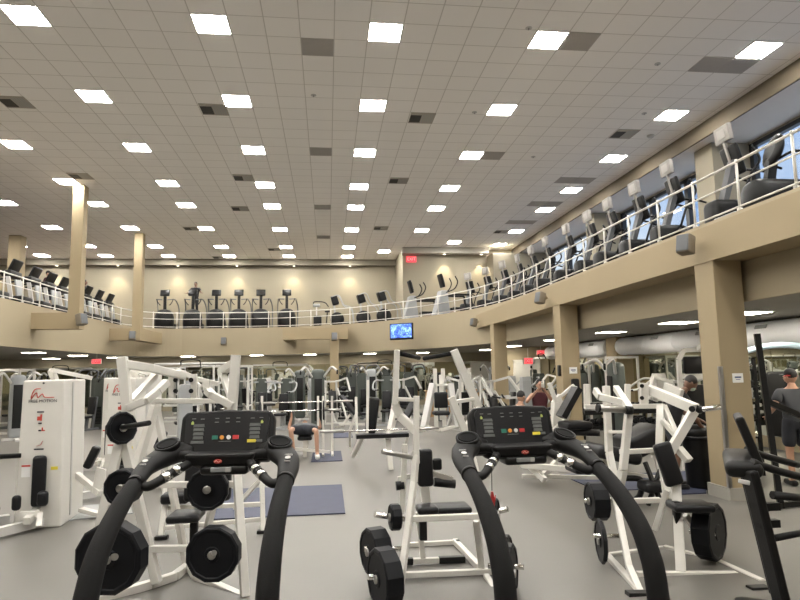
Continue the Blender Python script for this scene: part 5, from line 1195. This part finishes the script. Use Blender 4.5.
p = at(539, 385, 13.8)
person('person in maroon sleeveless top holding a phone before the face', (p.x, p.y, .20), R(-8), JP, shirt=MAROON, pants=NAVY, sleeves=False)
t = thing('flat_bench', 'flat bench under the person holding the phone', 'bench', (p.x, p.y+.1, 0)); MB().rbox((0, 0, .57), (.9, .36, .1), .03).build('pad', VINYL, t); MB().bar((-.35, 0, .03), (-.35, 0, .54), .06).bar((-.35, 0, .30), (.35, 0, .30), .05).bar((.35, 0, .03), (.35, 0, .54), .06).build('frame', WHITE, t)
t = thing('mobile_phone', 'pale phone held up by the person in maroon', 'phone', (p.x-.03, p.y-.34, 1.48)); MB().rbox((0, 0, 0), (.075, .01, .15), .004).build('phone_body', WHITE, t); MB().rbox((-.02, -.006, .05), (.02, .004, .03), .002).build('camera_lens', INK, t)
p = at(519, 400, 12.4)
person('seated person in grey sweatshirt left of the phone holder', (p.x, p.y, 0), R(120), dict(SIT, look=(0, -1, 0)), shirt=GREYC, pants=NAVY, shorts=False)
t = thing('seat_bench', 'small bench under the seated person in grey', 'bench', (p.x, p.y, 0), R(30)); MB().rbox((0, 0, .41), (.4, .9, .08), .03).build('pad', VINYL, t); MB().bar((0, -.35, 0), (0, -.35, .38), .06).bar((-.2, -.35, .03), (.2, -.35, .03), .06).build('bench_leg', WHITE, t); MB().bar((0, .35, 0), (0, .35, .38), .06).bar((-.2, .35, .03), (.2, .35, .03), .06).build('bench_leg', WHITE, t)
# lying bench presser, legs toward the camera
LIE = dict(pelvis=(0, 0, .62), waist=(0, .18, .62), chest=(0, .42, .62), neck=(0, .58, .62), head=(0, .72, .64), look=(0, 0, 1), lsh=(.18, .48, .62), lel=(.36, .60, .58), lwr=(.30, .66, .84), lha=(.30, .66, .91), rsh=(-.18, .48, .62), rel=(-.36, .60, .58), rwr=(-.30, .66, .84), rha=(-.30, .66, .91),
           lhip=(.10, -.04, .60), lkn=(.28, -.38, .62), lan=(.30, -.36, .14), ltoe=(.31, -.52, .06), rhip=(-.10, -.04, .60), rkn=(-.26, -.38, .66), ran=(-.20, -.30, .18), rtoe=(-.20, -.46, .06))
p = at(303, 425, 13.35)
person('person lying on the bench press with bare knees toward the camera', (p.x, p.y+.35, 0), 0, LIE, shirt=GREYC, pants=NAVY, shoe=WSHOE)
# on the gallery
J = dict(STAND, lel=(.28, -.1, 1.2), lwr=(.38, -.32, 1.15), lha=(.4, -.38, 1.14), rel=(-.28, -.1, 1.2), rwr=(-.38, -.32, 1.15), rha=(-.4, -.38, 1.14), lkn=(.1, -.16, .55), lan=(.1, .0, .18), ltoe=(.11, -.16, .12))
person('dark figure standing on the second stair climber', (-6.72, 31.95, MZ+.78), 0, J, skin=SKIND, shirt=TEE, pants=TEE, shorts=False)
person('dark figure walking on a left gallery treadmill', (-10.55, 27.75, MZ+.26), R(90), STAND, skin=SKIND, shirt=TEE, pants=NAVY)
person('small figure beyond the tall left column on the gallery', (-11.0, 25.3, MZ+.26), R(90), STAND, skin=SKIN, shirt=MAROON, pants=NAVY)
person('distant dark figure standing near the white door', (4.7, 26.3, 0), 0, STAND, skin=SKIND, shirt=TEE, pants=TEE, shorts=False)
EXPOSURE = 2.38

# ================================================================ WORLD AND FINISH
wd = bpy.data.worlds.new('world'); SC.world = wd; wd.use_nodes = True
nt = wd.node_tree; bg = nt.nodes['Background']; tc = nt.nodes.new('ShaderNodeTexCoord')
n = nt.nodes.new('ShaderNodeTexNoise'); n.inputs['Scale'].default_value = 3.2; n.inputs['Detail'].default_value = 6; n.inputs['Distortion'].default_value = .4
cr = nt.nodes.new('ShaderNodeValToRGB'); cr.color_ramp.elements[0].position = .42; cr.color_ramp.elements[0].color = (.36, .52, .82, 1)
cr.color_ramp.elements[1].position = .62; cr.color_ramp.elements[1].color = (.86, .91, .97, 1)
nt.links.new(tc.outputs['Generated'], n.inputs['Vector']); nt.links.new(n.outputs['Fac'], cr.inputs[0]); nt.links.new(cr.outputs[0], bg.inputs['Color'])
bg.inputs['Strength'].default_value = .25
for p in (LP, VF, VH, UL, DL): pass
SC.view_settings.view_transform = 'Standard'; SC.view_settings.look = 'None'; SC.view_settings.gamma = 1; SC.view_settings.use_curve_mapping = False
SC.view_settings.exposure = EXPOSURE
SC.cycles.max_bounces = 7; SC.cycles.diffuse_bounces = 4; SC.cycles.glossy_bounces = 4; SC.cycles.transparent_max_bounces = 12
SC.cycles.sample_clamp_indirect = 4
bpy.context.view_layer.update()
